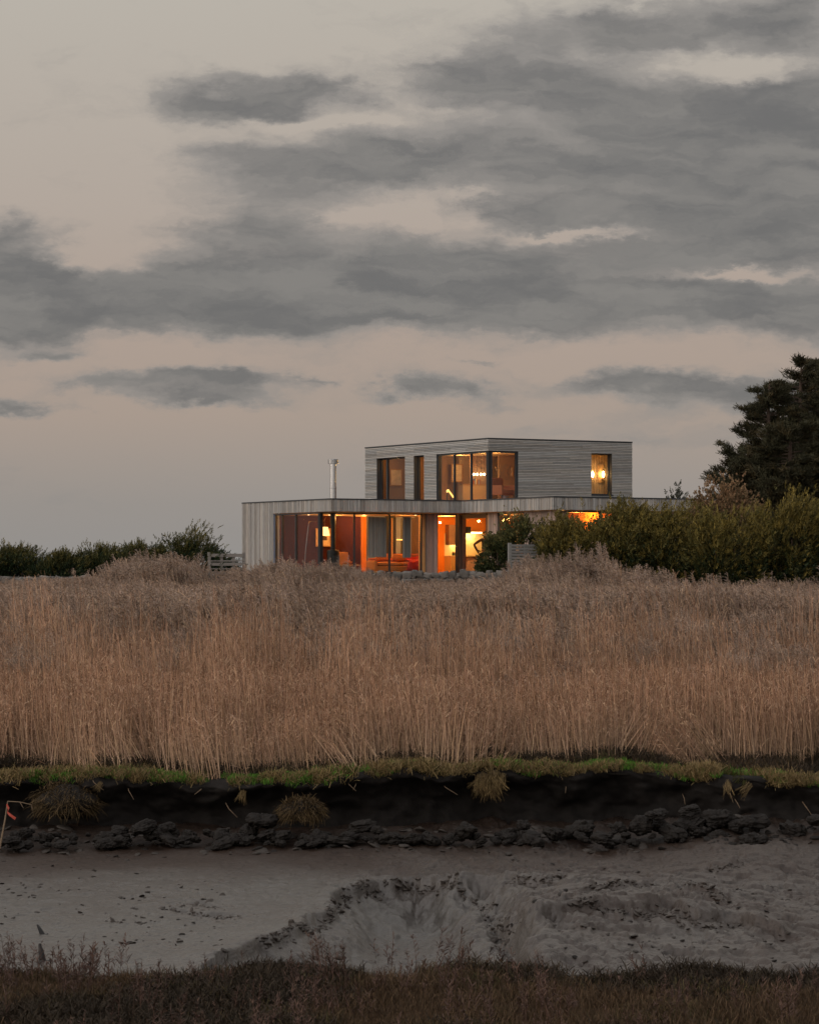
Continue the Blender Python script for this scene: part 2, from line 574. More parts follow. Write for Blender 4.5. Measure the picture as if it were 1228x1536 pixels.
# roof slab of the ground floor: soffit, deck, fascia, capping
m = MB(); prism(m, inset(plan, 0.03), FB + .03, FB + .09); m.build('soffit', SOFFIT, house)
m = MB(); prism(m, inset(plan, 0.03), FB + .095, RT - .07); m.build('roof', BACK, house)
uK = u_at(689, 1.15)
vG = v_at(411, 0.0)                              # where the cladding of the gable ends and the glazing begins
fas = MB()
boards_v(fas, (0, vG), (0, 0), FB, RT - .05)
boards_v(fas, (0, 0), (uC, 0), FB, RT - .05)
boards_v(fas, (uC, 0), (uC, vB), FB, RT - .05)
boards_v(fas, (uC, vB), (uR, vB), FB, RT - .05)
boards_v(fas, (uR, vB), (uR, vL), FB, RT - .05)
boards_v(fas, (uR, vL), (0, vL), FB, RT - .05)
fas.build('fascia', CLAD, house)
cap = MB()
for a, b in zip(plan, plan[1:] + plan[:1]):
    strip(cap, a, b, RT - .05, RT, -.25, .05)
cap.build('roof_capping', METAL, house)

# ground-floor walls
FV = 1.15                                        # the glazing stands back under the roof edge
m = MB(); boards_v(m, (0, vL), (0, vG + .003), -.5, RT - .05); m.build('wall', CLAD, house)
m = MB()
strip(m, (0, vL - .01), (0, vG), -.5, FB, -.28, -.004)
strip(m, (uR, vL), (.3, vL), -.5, FB, -.3, -.004)
strip(m, (uR, vB + 1.0), (uR, vL - .3), -.5, FB, -.3, -.004)
m.build('wall', GREY, house)
uP0, uP1 = u_at(637.5, FV), u_at(654.5, FV)
m = MB(); boards_v(m, (uP0, FV - .06), (uP1, FV - .06), -.2, FB + .028, w=.1); strip(m, (uP0, FV - .06), (uP1, FV - .06), -.2, FB + .028, -.4, -.003, (.5, .5, .5))
m.build('wall_pier', PIER, house)
vq = [v_at(x, uK) for x in (733, 747.5, 786)]
vE = vB + .75
m = MB()
boards_v(m, (uK - .02, vq[0]), (uK - .02, vq[1]), -.2, FB + .028, w=.1); strip(m, (uK - .02, vq[0]), (uK - .02, vq[1]), -.2, FB + .028, -.3, -.003, (.4, .4, .4))
m.build('wall_pier', PIER, house)
m = MB()
boards_v(m, (uK - .02, vq[2]), (uK - .02, vE), -.2, FB + .028, w=.1); strip(m, (uK - .02, vq[2]), (uK - .02, vE), -.2, FB + .028, -.3, -.003, (.4, .4, .4))
m.build('wall', PIER, house)
uq = [u_at(x, vE) for x in (850, 899, 903, 962)]
m = MB()
boards_v(m, (uK + .03, vE), (uq[0], vE), -.2, FB + .028, w=.1); strip(m, (uK + .3, vE), (uq[0], vE), -.2, FB + .028, -.3, -.003, (.4, .4, .4))
m.build('wall', PIER, house)
m = MB()
boards_v(m, (uq[3], vE), (uR - .3, vE), -.2, FB + .028, w=.1); strip(m, (uq[3], vE), (uR - .3, vE), -.2, FB + .028, -.3, -.003, (.4, .4, .4))
m.build('wall', PIER, house)
# floor plinth
m = MB(); prism(m, inset(plan, .35), -.6, -.02); m.build('floor', DARKWOOD, house)
m = MB(); prism(m, inset(plan, .34), FB - .03, FB + .026); ceil_o = m.build('ceiling', CEIL, house)


def window(a, b, z0, z1, mull=(), fw=.05, dep=.09, label=None, mat_=None, widths=None):
    """a framed window along a-b with upright mullions at the given fractions; its pane is a sub-part"""
    m = MB()
    a = Vector(a); b = Vector(b); d = b - a
    L = d.length
    strip(m, a, b, z0, z0 + fw, -dep, 0); strip(m, a, b, z1 - fw, z1, -dep, 0)
    e = fw / L
    segs = [(0, e), (1 - e, 1)]
    for i, k in enumerate(mull):
        w = (widths[i] if widths else fw) / L
        segs.append((k - w / 2, k + w / 2))
    for s0, s1 in segs:
        strip(m, a + d * s0, a + d * s1, z0 + fw, z1 - fw, -dep, .004)
    w = m.build('window', mat_ or METAL, house)
    if label: w['label'] = label
    g = MB()
    strip(g, a + d * e, b - d * e, z0 + fw, z1 - fw, -dep * .6, -dep * .6 + .012)
    g.build('pane', GLASS, w)
    return w


def frac(px, px0, px1, fn, other):
    t0, t1, t = fn(px0, other), fn(px1, other), fn(px, other)
    return (t - t0) / (t1 - t0)


# gable glazing, 411 to 476
UG = .05
va, vb = v_at(411, UG), FV
window((UG, vG - .01), (UG, FV), 0, FB - .032, [(v_at(x, UG) - vG) / (FV - vG) for x in (422.5, 443)], fw=.05, widths=(.05, .07))
# corner post of the glazing, and the round column under the roof corner
m = MB(); m.box(UG - .05, UG + .1, FV - .09, FV + .1, 0, FB - .032); m.build('corner_post', BLACK, house)
# long front glazing, 478 to 633
u0, u1 = UG + .1, u_at(632.5, FV)
window((u0, FV), (u1, FV), 0, FB - .032, [(u_at(x, FV) - u0) / (u1 - u0) for x in (532, 584.5)], widths=(.06, .06))
m = MB(); m.box(u_at(632.7, FV), uP0 - .03, FV - .05, FV + .3, 0, FB - .032); m.build('window_reveal', OAK, house)
# grey panels added outside the long glazing for the daylight grey in its glass
for x0, x1, yb in ((552.5, 579.5, 835.5), (604.0, 616.0, 836.5)):
    m = MB(); ua, ub = u_at(x0, FV - .16), u_at(x1, FV - .16); zt0 = zl(775.5, ua, FV - .16)
    boards_v(m, (ua, FV - .16), (ub, FV - .16), zl(yb, ua, FV - .16), zt0, w=.09, t=.014); strip(m, (ua, FV - .16), (ub, FV - .16), zl(yb, ua, FV - .16), zt0, -.03, -.002, (.6, .6, .6))
    m.build('added_panel', PANELM, house)
# kitchen corner
window((uP1 + .02, FV), (u_at(685.5, FV), FV), 0, FB - .032, [])
m = MB(); m.box(uK - .07, uK + .13, FV - .16, FV + .08, 0, FB - .032); m.build('corner_post', DARKWOOD, house)
v0, v1 = FV - .17, vq[0] + .14
dr = window((uK, v0), (uK, v1), 0, zl(773.5, uK, 0), [], fw=.12, dep=.16, label='dark framed kitchen door', mat_=DARKWOOD)
m = MB(); m.box(uK - .05, uK + .1, v1, v0, zl(773.5, uK, 0) + .004, FB - .032); m.build('door_header', DARKWOOD, house)
m = MB(); m.box(uK, uK + .2, vq[0] + .01, vq[0] + .135, 0, FB - .032); m.build('window_reveal', OAK, house)
window((uK, vq[1] - .01), (uK, vq[2] + .01), 0, FB - .032, [])
window((uq[0], vE), (uq[3], vE), 0, FB - .032, [(u_at(901, vE) - uq[0]) / (uq[3] - uq[0])], widths=(.14,))

# flue above the roof
fu, fv = u_at(499.6, 2.3), 2.3
zt = zl(688.5, fu, fv)
m = MB(); m.lathe(fu, fv, [(.14, RT - .1), (.14, zl(733, fu, fv)), (.15, zl(733, fu, fv) + .01), (.15, zl(731, fu, fv)), (.135, zl(731, fu, fv) + .01), (.135, zt - .2)], 24)
fl = m.build('flue_pipe', STEEL, house, smooth=False)
m = MB(); m.lathe(fu, fv, [(.14, zt - .22), (.225, zt - .21), (.23, zt - .02), (.2, zt), (.02, zt + .01)], 24)
m.build('cowl', STEEL, fl)

# ------------------------------------------------------------------ upper storey box
uP = uC + 0.45
vP = v_at(732.5, uP)
BT = zl(656.6, uP, vP)
vPe = v_at(548, uP); uPe = u_at(947, vP)
Z0 = RT - .06
zh = zl(675.8, uP, vP)                             # window heads
up = [(uP, vP), (uPe, vP), (uPe, vPe), (uP, vPe)]
W1 = (v_at(608, uP), v_at(565.5, uP)); W2 = (v_at(636.5, uP), v_at(621, uP)); W3 = (vP, v_at(655, uP))
R3 = u_at(776.5, vP); W4 = (u_at(886, vP), u_at(917, vP)); z4 = (zl(741.5, W4[0], vP), zl(680, W4[0], vP))
bh = MB(); bk = MB()


def face_v(va, vb, z0, z1):
    boards_h(bh, (uP, max(va, vb)), (uP, min(va, vb)), z0, z1)
    strip(bk, (uP, max(va, vb)), (uP, min(va, vb)), z0, z1, -.26, -.003)


def face_u(ua, ub, z0, z1):
    boards_h(bh, (ua, vP), (ub, vP), z0, z1)
    strip(bk, (ua, vP), (ub, vP), z0, z1, -.26, -.003)


ZB = BT - .05
face_v(W1[1], vPe, Z0, ZB); face_v(W2[1], W1[0], Z0, zh); face_v(W3[1], W2[0], Z0, zh)
face_v(W1[1], vP, zh, ZB)
face_u(uP, W4[0], zh, ZB); face_u(R3, W4[0], Z0, zh); face_u(W4[0], W4[1], Z0, z4[0]); face_u(W4[0], W4[1], z4[1], ZB); face_u(W4[1], uPe, Z0, ZB)
strip(bk, (uPe, vP), (uPe, vPe), Z0, ZB, -.26, -.003)
strip(bk, (uPe - .27, vPe), (uP + .27, vPe), Z0, ZB, -.26, -.003)
boards_h(bh, (uPe, vP), (uPe, vPe), Z0, ZB, h=.116); boards_h(bh, (uPe, vPe), (uP, vPe), Z0, ZB, h=.116)
bk.build('upper_wall', BACK, house); bh.build('upper_cladding', CLADH, house)
m = MB(); prism(m, inset(up, .27), BT - .3, BT - .06); m.build('upper_roof', BACK, house)
m = MB()
for a, b in zip(up, up[1:] + up[:1]):
    strip(m, a, b, BT - .05, BT, -.28, .045)
m.build('roof_capping', METAL, house)
m = MB(); prism(m, inset(up, .262), zh + .03, zh + .09); m.build('upper_ceiling', CEIL, house)
m = MB(); prism(m, inset(up, .262), Z0 + .07, Z0 + .1); m.build('upper_floor', OAK, house)
ZU = Z0 + .1
# reveals lined in dark metal, and the windows
for (va, vb) in (W1, W2, W3):
    rv = MB()
    strip(rv, (uP, vb), (uP, vb - .015), Z0, zh - .016, -.25, .01)
    strip(rv, (uP, vb), (uP, va), zh - .015, zh, -.25, .012)
    if va != vP:
        strip(rv, (uP, va + .015), (uP, va), Z0, zh - .016, -.25, .01)
    else:
        strip(rv, (uP, vP), (R3, vP), zh - .015, zh, -.25, .012)
        strip(rv, (R3 - .015, vP), (R3, vP), Z0, zh - .016, -.25, .01)
    rv.build('window_reveal', METAL, house)
rv = MB()
strip(rv, (W4[1] - .015, vP), (W4[1], vP), z4[0], z4[1] - .016, -.25, .01); strip(rv, (W4[0], vP), (W4[1] + .05, vP), z4[0] - .06, z4[0], -.25, .05)
strip(rv, (W4[0], vP), (W4[0] + .015, vP), z4[0], z4[1] - .016, -.25, .01); strip(rv, (W4[0], vP), (W4[1], vP), z4[1] - .015, z4[1], -.25, .008)
rv.build('window_reveal', METAL, house)
d = .2
window((uP + d, W1[1] - .02), (uP + d, W1[0] + .02), Z0 + .02, zh - .02, [(W1[1] - v_at(580, uP + d)) / (W1[1] - W1[0])], widths=(.12,))
window((uP + d, W2[1] - .02), (uP + d, W2[0] + .02), Z0 + .02, zh - .02, [])
d = .04
window((uP + d, W3[1] - .02), (uP + d, vP + .2), Z0 + .02, zh - .02, [(W3[1] - v_at(x, uP + d)) / (W3[1] - vP) for x in (681.5, 708)], fw=.06)
m = MB(); m.box(uP + .02, uP + .14, vP + .03, vP + .19, Z0 + .02, zh - .02); m.build('corner_post', BLACK, house)
window((uP + .15, vP + d), (R3 - .02, vP + d), Z0 + .02, zh - .02, [], fw=.06)
window((W4[0] + .02, vP + .2), (W4[1] - .02, vP + .2), z4[0] + .002, z4[1] - .02, [], fw=.035)

# ------------------------------------------------------------------ inside the house: walls by plane (front-facing walls at a given v)


def iwall(name, px0, px1, v, z0, z1, mt, th=.1, y0=None, y1=None, parent=house):
    ua, ub = u_at(px0, v), u_at(px1, v)
    if y0 is not None: z1 = zl(y0, ua, v)
    if y1 is not None: z0 = zl(y1, ua, v)
    m = MB(); m.box(ua, ub, v, v + th, z0, z1)
    return m.build(name, mt, parent)


CT = FB - .032
VB = vL - .45
iwall('interior_wall', 424, 540.5, VB - .4, 0, CT, RED)
iwall('interior_wall', 541.5, 556, VB, 0, CT, ORANGE)
iwall('interior_wall', 552.5, 578, VB - 2.0, 0, CT, GREY, th=.2)
iwall('interior_wall', 578.4, 592, VB - 1.8, 0, CT, BLACK)
iwall('interior_wall', 586, 634, VB - .3, 0, CT, DARKWOOD)
iwall('interior_wall', 634, 1000, VB - .2, 0, CT, ORANGE)
m = MB(); m.box(.31, .4, FV + .2, VB - .4, 0, CT)   # side wall behind the cladding
m2 = MB(); m2.box(.31, .4, vG + .05, VB - .42, 0, CT); m2.build('interior_wall', RED, house)
m = MB(); m.box(u_at(800, 0) , u_at(800, 0) + .1, vE + .4, FV - .3, 0, CT); m.build('interior_wall', ORANGE, house)
# oak upright and grey door leaf in the dark back wall
dw = iwall('inner_door', 604.5, 616.5, VB - .42, 0, 0, GREY, th=.06, y0=777, y1=861)
for x0, x1, y0, y1 in ((594, 601, 777, 861), (601.3, 604, 777, 861), (594, 622, 774.9, 776.8)):
    iwall('door_frame', x0, x1, VB - .4, 0, 0, METAL if x0 != 594 else GREY, th=.05, y0=y0, y1=y1, parent=dw)
iwall('door_frame', 587, 589, VB - 1.86, 0, 0, OAK, th=.05, y0=777, y1=861, parent=dw)
iwall('glowing_handle', 595, 607, VB - .5, 0, 0, STRIP, th=.03, y0=808.8, y1=810.4, parent=dw)  # the bar's brightness is its own emission; it is no lamp
# upper rooms
CU = zh + .028
iwall('interior_wall', 556, 640, vPe - .5, ZU, CU, PLASTERD)
iwall('interior_wall', 620, 706, vP + 7.4, ZU, CU, PLASTERD)
iwall('interior_wall', 688.5, 760, vP + 7.0, ZU, CU, PLASTER)
iwall('interior_wall', 706, 737, vP + 5.6, ZU, CU, PLASTERD)
iwall('interior_wall', 748, 800, vP + 4.4, ZU, CU, PLASTERD)
iwall('interior_wall', 878, 935, vP + 1.6, ZU, CU, PLASTERD)

# small round lamps set into the ceilings and soffits
def downlight(px, v, z, r=.045):
    u = u_at(px, v)
    m = MB(); m.lathe(u, v, [(r, z - .012), (r, z)], 12)
    return m.build('downlight', BULBS, house)


for px, v in ((450, 3.2), (463, 5.4), (494, 5.2), (546, 4.2), (557, 6.2), (583, 2.2), (623, 3.6), (655.5, 2.6)):
    downlight(px, v, CT - .002)
for px in (749, 771, 785):
    downlight(px, 2.0 if px < 760 else 1.0, CT - .002)
for px, v in ((513, .5), (595.5, .5), (676, .5)):
    downlight(px, v, FB + .028, .05)
for px in (713, 758, 800):
    u = uC + .2; v = v_at(px, u)
    m = MB(); m.lathe(u, v, [(.05, FB + .016), (.05, FB + .028)], 12); m.build('downlight', BULBS, house)
for px, v in ((843, vB + .35), (864, vE + 1.2), (889, vE + 1.2), (912, vE + 1.2)):
    downlight(px, v, (FB + .028) if px < 850 else CT - .002, .055)
for px, v in ((720, vP + 1.6), (742, vP + 1.4), (706, vP + 3.2)):
    downlight(px, v, CU, .07)


def lamp(name, px, v, z, watts, col=(1.0, 0.43, 0.11), r=.06, u=None):
    ld = bpy.data.lights.new(name, 'POINT')
    ld.energy = watts; ld.color = col; ld.shadow_soft_size = r
    o = bpy.data.objects.new(name, ld); COL.objects.link(o); o.parent = house
    o.location = (u_at(px, v) if u is None else u, v, z)
    return o


LW = 3.2
for px, v, w in ((455, 4.6, 10), (505, 5.8, 16), (546, 6.6, 26), (560, 3.0, 8), (605, 4.0, 10), (590, 1.9, 14), (515, 2.2, 9), (668, 5.2, 60), (700, 3.5, 46), (745, 1.0, 40)):
    lamp('ceiling_lamp', px, v, CT - .2, w * LW)
lamp('ceiling_lamp', 870, vE + 2.0, CT - .25, 130)
lamp('ceiling_lamp', 925, vE + 2.0, CT - .25, 90)
for px, v, w in ((690, vP + 5.6, 32), (722, vP + 3.0, 18), (744, vP + 2.4, 22), (597, vPe - 1.6, 9), (628, vPe - 2.6, 5)):
    lamp('ceiling_lamp', px, v, CU - .25, w, (1.0, 0.55, 0.2))

# ------------------------------------------------------------------ furniture seen through the glass (things of their own)


def place(name, label, cat, px, v, z=0.0, rz=0.0, group=None, u=None):
    """an Empty standing at house position (px column, v); rz is turned with the house"""
    uu = u_at(px, v) if u is None else u
    x, y = hxy(uu, v)
    o = empty(name, (x, y, ZF + z), math.atan2(S30, C30) + rz)
    return tag(o, label, cat, group)


# reading lamp with a long bent arm
t = place('floor_lamp', 'arched floor lamp with a glowing cream shade in the living room', 'lamp', 457, 4.4, .002)
L0 = 0.0
zs = zl(797, u_at(487, 4.4), 4.4)
ux = u_at(487, 4.4) - u_at(457, 4.4)
m = MB(); m.lathe(0, 0, [(.16, 0), (.16, .025), (.02, .03)], 20); m.build('base', BLACK, t)
m = MB(); m.tube([(0, 0, .02), (.04, 0, 1.0), (.2, 0, zs + .35), (.28, 0, zs + .42), (ux - .04, 0, zs + .45), (ux + .06, 0, zs + .62)], [.011] * 6, 6); m.tube([(ux, 0, zs + .48), (ux, 0, zs + .2)], [.008] * 2, 5)
m.build('arm', STEEL, t)
m = MB()
prof = [(.22, -.2), (.13, .2)]
n = 24
V = [(ux + r * math.cos(2 * math.pi * k / n), r * math.sin(2 * math.pi * k / n), zs + z) for r, z in ((.23, -.19), (.14, .19), (.135, .19), (.225, -.19)) for k in range(n)]
m.add(V, [(i * n + k, i * n + (k + 1) % n, (i + 1) * n + (k + 1) % n, (i + 1) * n + k) for i in range(3) for k in range(n)])
m.build('lamp_shade', SHADE, t, smooth=True)
m = MB(); m.lathe(ux, 0, [(.02, zs - .06), (.045, zs), (.03, zs + .06), (.01, zs + .08)], 12); m.build('bulb', BULB, t)
lamp('reading_lamp', 487, 4.4, zs - .12, 34, (1.0, .55, .2), .05)


def picture(label, px0, px1, y0, y1, v, mt=PAPER, fm=OAK, extra=None):
    ua, ub = u_at(px0, v), u_at(px1, v)
    um = (ua + ub) / 2
    z0, z1 = zl(y1, um, v), zl(y0, um, v)
    t = place('framed_picture', label, 'picture', 0, v, z0, u=um)
    w, h = (ub - ua) / 2, z1 - z0
    m = MB()
    for x0, x1, za, zb in ((-w, w, 0, .05), (-w, w, h - .05, h), (-w, -w + .05, .05, h - .05), (w - .05, w, .05, h - .05)):
        m.box(x0, x1, -.04, 0, za, zb)
    m.build('frame', fm, t)
    m = MB(); m.box(-w + .05, w - .05, -.02, -.004, .05, h - .05); m.build('artwork', mt, t)
    if extra: extra(t, w, h)
    return t


def dark_shape(t, w, h):
    m = MB(); m.soft(-w * .5, w * .5, -.024, -.019, h * .35, h * .55, .002); m.soft(-.08, .12, -.03, -.024, h * .5, h * .68, .002); m.build('artwork_figure', DARKWOOD, t)


picture('wide framed painting on the dark red wall behind the floor lamp', 473, 496, 792.5, 820, VB - .45, PAPER, OAK, dark_shape)
picture('small square picture behind the upper left window', 584.5, 602.5, 703.5, 729, vPe - .55)
picture('pale framed print on the upstairs wall behind the corner window', 676.5, 693.5, 696, 723.5, vP + 6.9)
picture('narrow picture at the right edge of the upstairs corner window', 763, 769, 700, 716, vP + 4.35, PAPER)

# wood stove with its black pipe up to the ceiling
t = place('wood_stove', 'black cylindrical wood stove with a tall flue pipe behind the glass corner', 'stove', 0, fv, 0.002, u=fu)
m = MB(); m.lathe(0, 0, [(.3, 0), (.3, .06), (.26, .08), (.27, 1.0), (.25, 1.05), (.1, 1.07)], 28); m.build('body', BLACK, t, smooth=False)
m = MB(); m.lathe(0, 0, [(.105, 1.07), (.105, CT - .5), (.125, CT - .49), (.125, CT - .01)], 20); m.build('flue_pipe', BLACK, t)
m = MB(); m.soft(-.17, .17, -.3, -.255, .35, .8, .02); m.build('door', METAL, t)


def armchair(label, px, v, rz, mt):
    t = place('armchair', label, 'armchair', px, v, .002, rz)
    m = MB(); m.soft(-.38, .38, -.36, .36, .26, .46, .07, puff=.03); m.build('seat', mt, t)
    m = MB(); m.soft(-.4, .4, .28, .46, .3, .98, .07); m.build('backrest', mt, t)
    for s in (-1, 1):
        m = MB(); m.soft(s * .43 - .07, s * .43 + .07, -.38, .42, .2, .64, .05); m.build('armrest', mt, t)
        for yy in (-.32, .36):
            m = MB(); m.tube([(s * .38, yy, 0), (s * .36, yy, .25)], [.018, .025], 8); m.build('leg', DARKWOOD, t)
    return t


armchair('orange armchair beside the wood stove', 508, 3.6, 2.7, FABRIC)
tb = place('coffee_table', 'low oak coffee table between the armchair and the sofa', 'table', 522, 2.9, .002)
m = MB(); m.soft(-.5, .5, -.35, .35, .36, .42, .02); m.build('tabletop', OAK, tb)
for sx_ in (-.42, .42):
    for sy_ in (-.28, .28):
        m = MB(); m.tube([(sx_, sy_, 0), (sx_, sy_, .36)], [.02, .026], 8); m.build('leg', OAK, tb)
bw = place('fruit_bowl', 'orange bowl of fruit on the coffee table', 'bowl', 522, 2.9, .424)
m = MB(); m.lathe(0, 0, [(.07, 0), (.16, .06), (.2, .13), (.185, .13), (.14, .06), (.02, .03)], 20); m.build('dish', FABRIC, bw, smooth=True)
for k in range(5):
    a = k * 1.256
    m = MB(); m.lathe(.09 * math.cos(a), .09 * math.sin(a), [(.005, .06), (.04, .075), (.055, .11), (.04, .15), (.005, .165)], 12); m.build('fruit', FABRICB, bw, smooth=True)

sf = place('sofa', 'low pale sofa with orange seat cushions behind the front glazing', 'sofa', 598, 2.4, .002)
m = MB(); m.soft(-1.35, 1.35, -.42, .42, .12, .36, .06); m.build('base', FABRIC, sf)
for s in (-1, 1):
    m = MB(); m.soft(s * .64 - .62, s * .64 + .62, -.4, .3, .36, .52, .06, puff=.03); m.build('seat_cushion', FABRIC, sf)
    m = MB(); m.soft(s * 1.38 - .08, s * 1.38 + .08, -.42, .42, .12, .6, .06); m.build('armrest', FABRIC, sf)
m = MB(); m.soft(-1.35, 1.35, .3, .5, .3, .72, .07); m.build('backrest', FABRICB, sf)
for lab, dx, mt, rz in (('plump orange cushion on the left half of the sofa', -.75, FABRIC, .05), ('tan cushion on the middle of the sofa', .15, FABRIC, -.08), ('rust cushion at the right end of the sofa', 1.0, FABRICB, .1)):
    x = u_at(598, 2.4) + dx
    c = place('cushion', lab, 'cushion', 0, 2.55, .6, rz, u=x)
    m = MB(); m.soft(-.36, .36, -.09, .09, 0, .3, .085); m.build('cover', mt, c, smooth=True)
    m = MB(); m.tube([(-.33, -.0, .3), (.33, 0, .3)], [.01, .01], 6); m.build('piping', FABRICR, c)
th = place('throw_blanket', 'bright red blanket thrown over the right half of the sofa', 'blanket', 619, 2.1, 0)
V = []; Q = []
nx, ny = 10, 12
for j in range(ny):
    for i in range(nx):
        s = i / (nx - 1); q_ = j / (ny - 1)
        prof = [(.45, .80), (.36, .76), (.28, .62), (-.05, .575), (-.43, .56), (-.47, .48), (-.48, .15)]
        kk = q_ * (len(prof) - 1); i0 = min(int(kk), len(prof) - 2); f_ = kk - i0
        y = prof[i0][0] * (1 - f_) + prof[i0 + 1][0] * f_; z = prof[i0][1] * (1 - f_) + prof[i0 + 1][1] * f_
        V.append(((s - .5) * .7 + .35 - q_ * .6, y, z + .02 * math.sin(9 * s + 3 * q_) + .02))
for j in range(ny - 1):
    for i in range(nx - 1):
        Q.append((j * nx + i, j * nx + i + 1, (j + 1) * nx + i + 1, (j + 1) * nx + i))
bo = obj('cloth', np_mesh('cloth', V, Q, FABRICR, smooth=True), th)
sm = bo.modifiers.new('thick', 'SOLIDIFY'); sm.thickness = .015

# kitchen
kv = VB - .8
zt_ = zl(833.5, u_at(700, kv), kv)
t = place('kitchen_cabinet', 'brown wall cupboards above the bright kitchen splashback', 'cabinet', 0, kv, u=u_at(677, kv))
w = u_at(702.5, kv) - u_at(677, kv); za, zb = zl(817, u_at(690, kv), kv), zl(787, u_at(690, kv), kv)
m = MB(); m.box(0, w, .25, .58, za, zb); m.build('carcass', DARKWOOD, t)
for k in range(2):
    m = MB(); m.box(k * w / 2 + .006, (k + 1) * w / 2 - .006, .225, .247, za + .01, zb - .01); m.build('door', mat('taupe_paint', (.34, .25, .21), .6, .05) if k == 0 else bpy.data.materials['taupe_paint'], t)
t = place('extractor_hood', 'black extractor hood with a white light strip beside the wall cupboards', 'hood', 0, kv, u=u_at(703, kv))
w = u_at(724, kv) - u_at(703, kv); z0_ = zl(799.8, u_at(710, kv), kv)
m = MB(); m.box(0, w * .3, .2, .5, z0_ + .02, zl(790, u_at(705, kv), kv)); m.box(0, w, .15, .5, z0_, z0_ + .025); m.build('body', BLACK, t)
m = MB(); m.box(w * .28, w, .1, .149, z0_ - .0, z0_ + .05); m.build('light_strip', BULB, t)
t = place('kitchen_counter', 'long kitchen counter with a glowing tiled splashback', 'counter', 0, kv, .002, u=u_at(676, kv))
w = u_at(790, kv) - u_at(676, kv)
m = MB(); m.box(0, w, .02, .58, .1, zt_ - .04); m.build('carcass', mat('cream_paint', (.6, .38, .16), .5, .05), t)
m = MB(); m.box(-.02, w, -.03, .58, zt_ - .04, zt_); m.build('worktop', WHITE, t)
m = MB(); m.box(0, w, .582, .596, zt_, zl(800, u_at(700, kv), kv)); m.build('splashback', WHITE, t)
for k in range(6):
    m = MB(); m.box(.03 + k * w / 6, (k + 1) * w / 6 - .01, 0, .018, .12, zt_ - .06); m.build('door', bpy.data.materials['cream_paint'], t)
for k in range(2):
    c = place('storage_jar', ('dark jar at the left end of the kitchen counter', 'dark jar just right of another on the kitchen counter')[k], 'jar', 0, kv + .3, zt_ + .004, u=u_at(679.5 + 4 * k, kv + .3))
    m = MB(); m.lathe(0, 0, [(.05, 0), (.06, .02), (.06, .13), (.045, .15)], 14); m.build('body', BLACK, c)
    m = MB(); m.lathe(0, 0, [(.05, .151), (.05, .17), (.012, .18), (.015, .2)], 14); m.build('lid', OAK, c)
lamp('counter_lamp', 708, kv + .28, z0_ - .1, 30, (1.0, .62, .2), .04)
lamp('counter_lamp', 686, kv + .3, za - .06, 12, (1.0, .62, .2), .03)
iv = 4.3
t = place('kitchen_island', 'dark oak kitchen island with a pale top in front of the counter', 'island', 0, iv, .002, u=u_at(700, iv))
w = 2.2; zi = zl(835.5, u_at(710, iv), iv)
m = MB(); m.box(.04, w, 0, .8, 0, zi - .05); m.build('base', PIER, t)
m = MB(); m.box(-.06, w + .04, -.05, .85, zi - .048, zi); m.build('worktop', DARKWOOD, t)
t = place('bar_stool', 'slim oak stool at the left end of the kitchen island', 'stool', 695, iv + .2, .002)
m = MB(); m.lathe(0, 0, [(.16, .66), (.18, .68), (.18, .7), (.15, .715)], 18); m.build('seat', OAK, t)
for k in range(4):
    a = math.pi / 4 + k * math.pi / 2
    m = MB(); m.tube([(.2 * math.cos(a), .2 * math.sin(a), 0), (.11 * math.cos(a), .11 * math.sin(a), .66)], [.015, .018], 8); m.build('leg', OAK, t)

# upstairs
sv_ = vP + 1.2
armchair_u = armchair('rust coloured armchair upstairs in the corner window', 753.5, vP + 1.3, .3, FABRICB)
armchair_u.location.z = ZF + ZU
pv = vP + 5.3
for k, px in enumerate((710.5, 715.5, 721, 726, 731.5)):
    c = place('pendant_lamp', 'small bare pendant bulb in the row behind the corner window', 'lamp', px, pv, zl(711, u_at(px, pv), pv), group='row of pendant bulbs upstairs')
    m = MB(); m.lathe(0, 0, [(.01, -.07), (.05, -.04), (.05, 0), (.02, .04)], 12); m.build('bulb', BULB, c, smooth=True)
    m = MB(); m.tube([(0, 0, .04), (0, 0, CU - zl(711, u_at(px, pv), pv) - .002)], [.006, .006], 5); m.build('cord', BLACK, c)
t = place('sideboard', 'low sideboard under the row of pendant bulbs upstairs', 'sideboard', 0, vP + 4.6, ZU + .002, u=u_at(694, vP + 4.6))
w = u_at(736, vP + 4.6) - u_at(694, vP + 4.6); hs = zl(728, u_at(712, vP + 4.6), vP + 4.6) - ZU
m = MB(); m.box(0, w, 0, .4, .02, hs); m.build('body', PLASTER, t)
m = MB(); m.box(-.03, w + .03, -.03, .43, hs + .002, hs + .04); m.build('top', OAK, t)
lamp('sideboard_lamp', 724, vP + 3.9, ZU + hs + .5, 14, (1.0, .6, .2), .03)
t = place('stair_handrail', 'glowing slanted handrail at the foot of the corner window upstairs', 'handrail', 0, vP + 4.0, 0, u=u_at(670.5, vP + 4.0))
w = u_at(680, vP + 4.0) - u_at(670.5, vP + 4.0); za, zb = zl(735.5, u_at(675, vP + 4), vP + 4), zl(746, u_at(675, vP + 4), vP + 4)
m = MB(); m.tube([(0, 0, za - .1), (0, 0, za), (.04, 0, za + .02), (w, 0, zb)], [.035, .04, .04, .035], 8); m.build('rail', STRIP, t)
for s in (.02, .6):
    m = MB(); m.tube([(w * s, .02, ZU), (w * s, .02, za + (zb - za) * s - .03)], [.02, .02], 6); m.build('baluster', METAL, t)
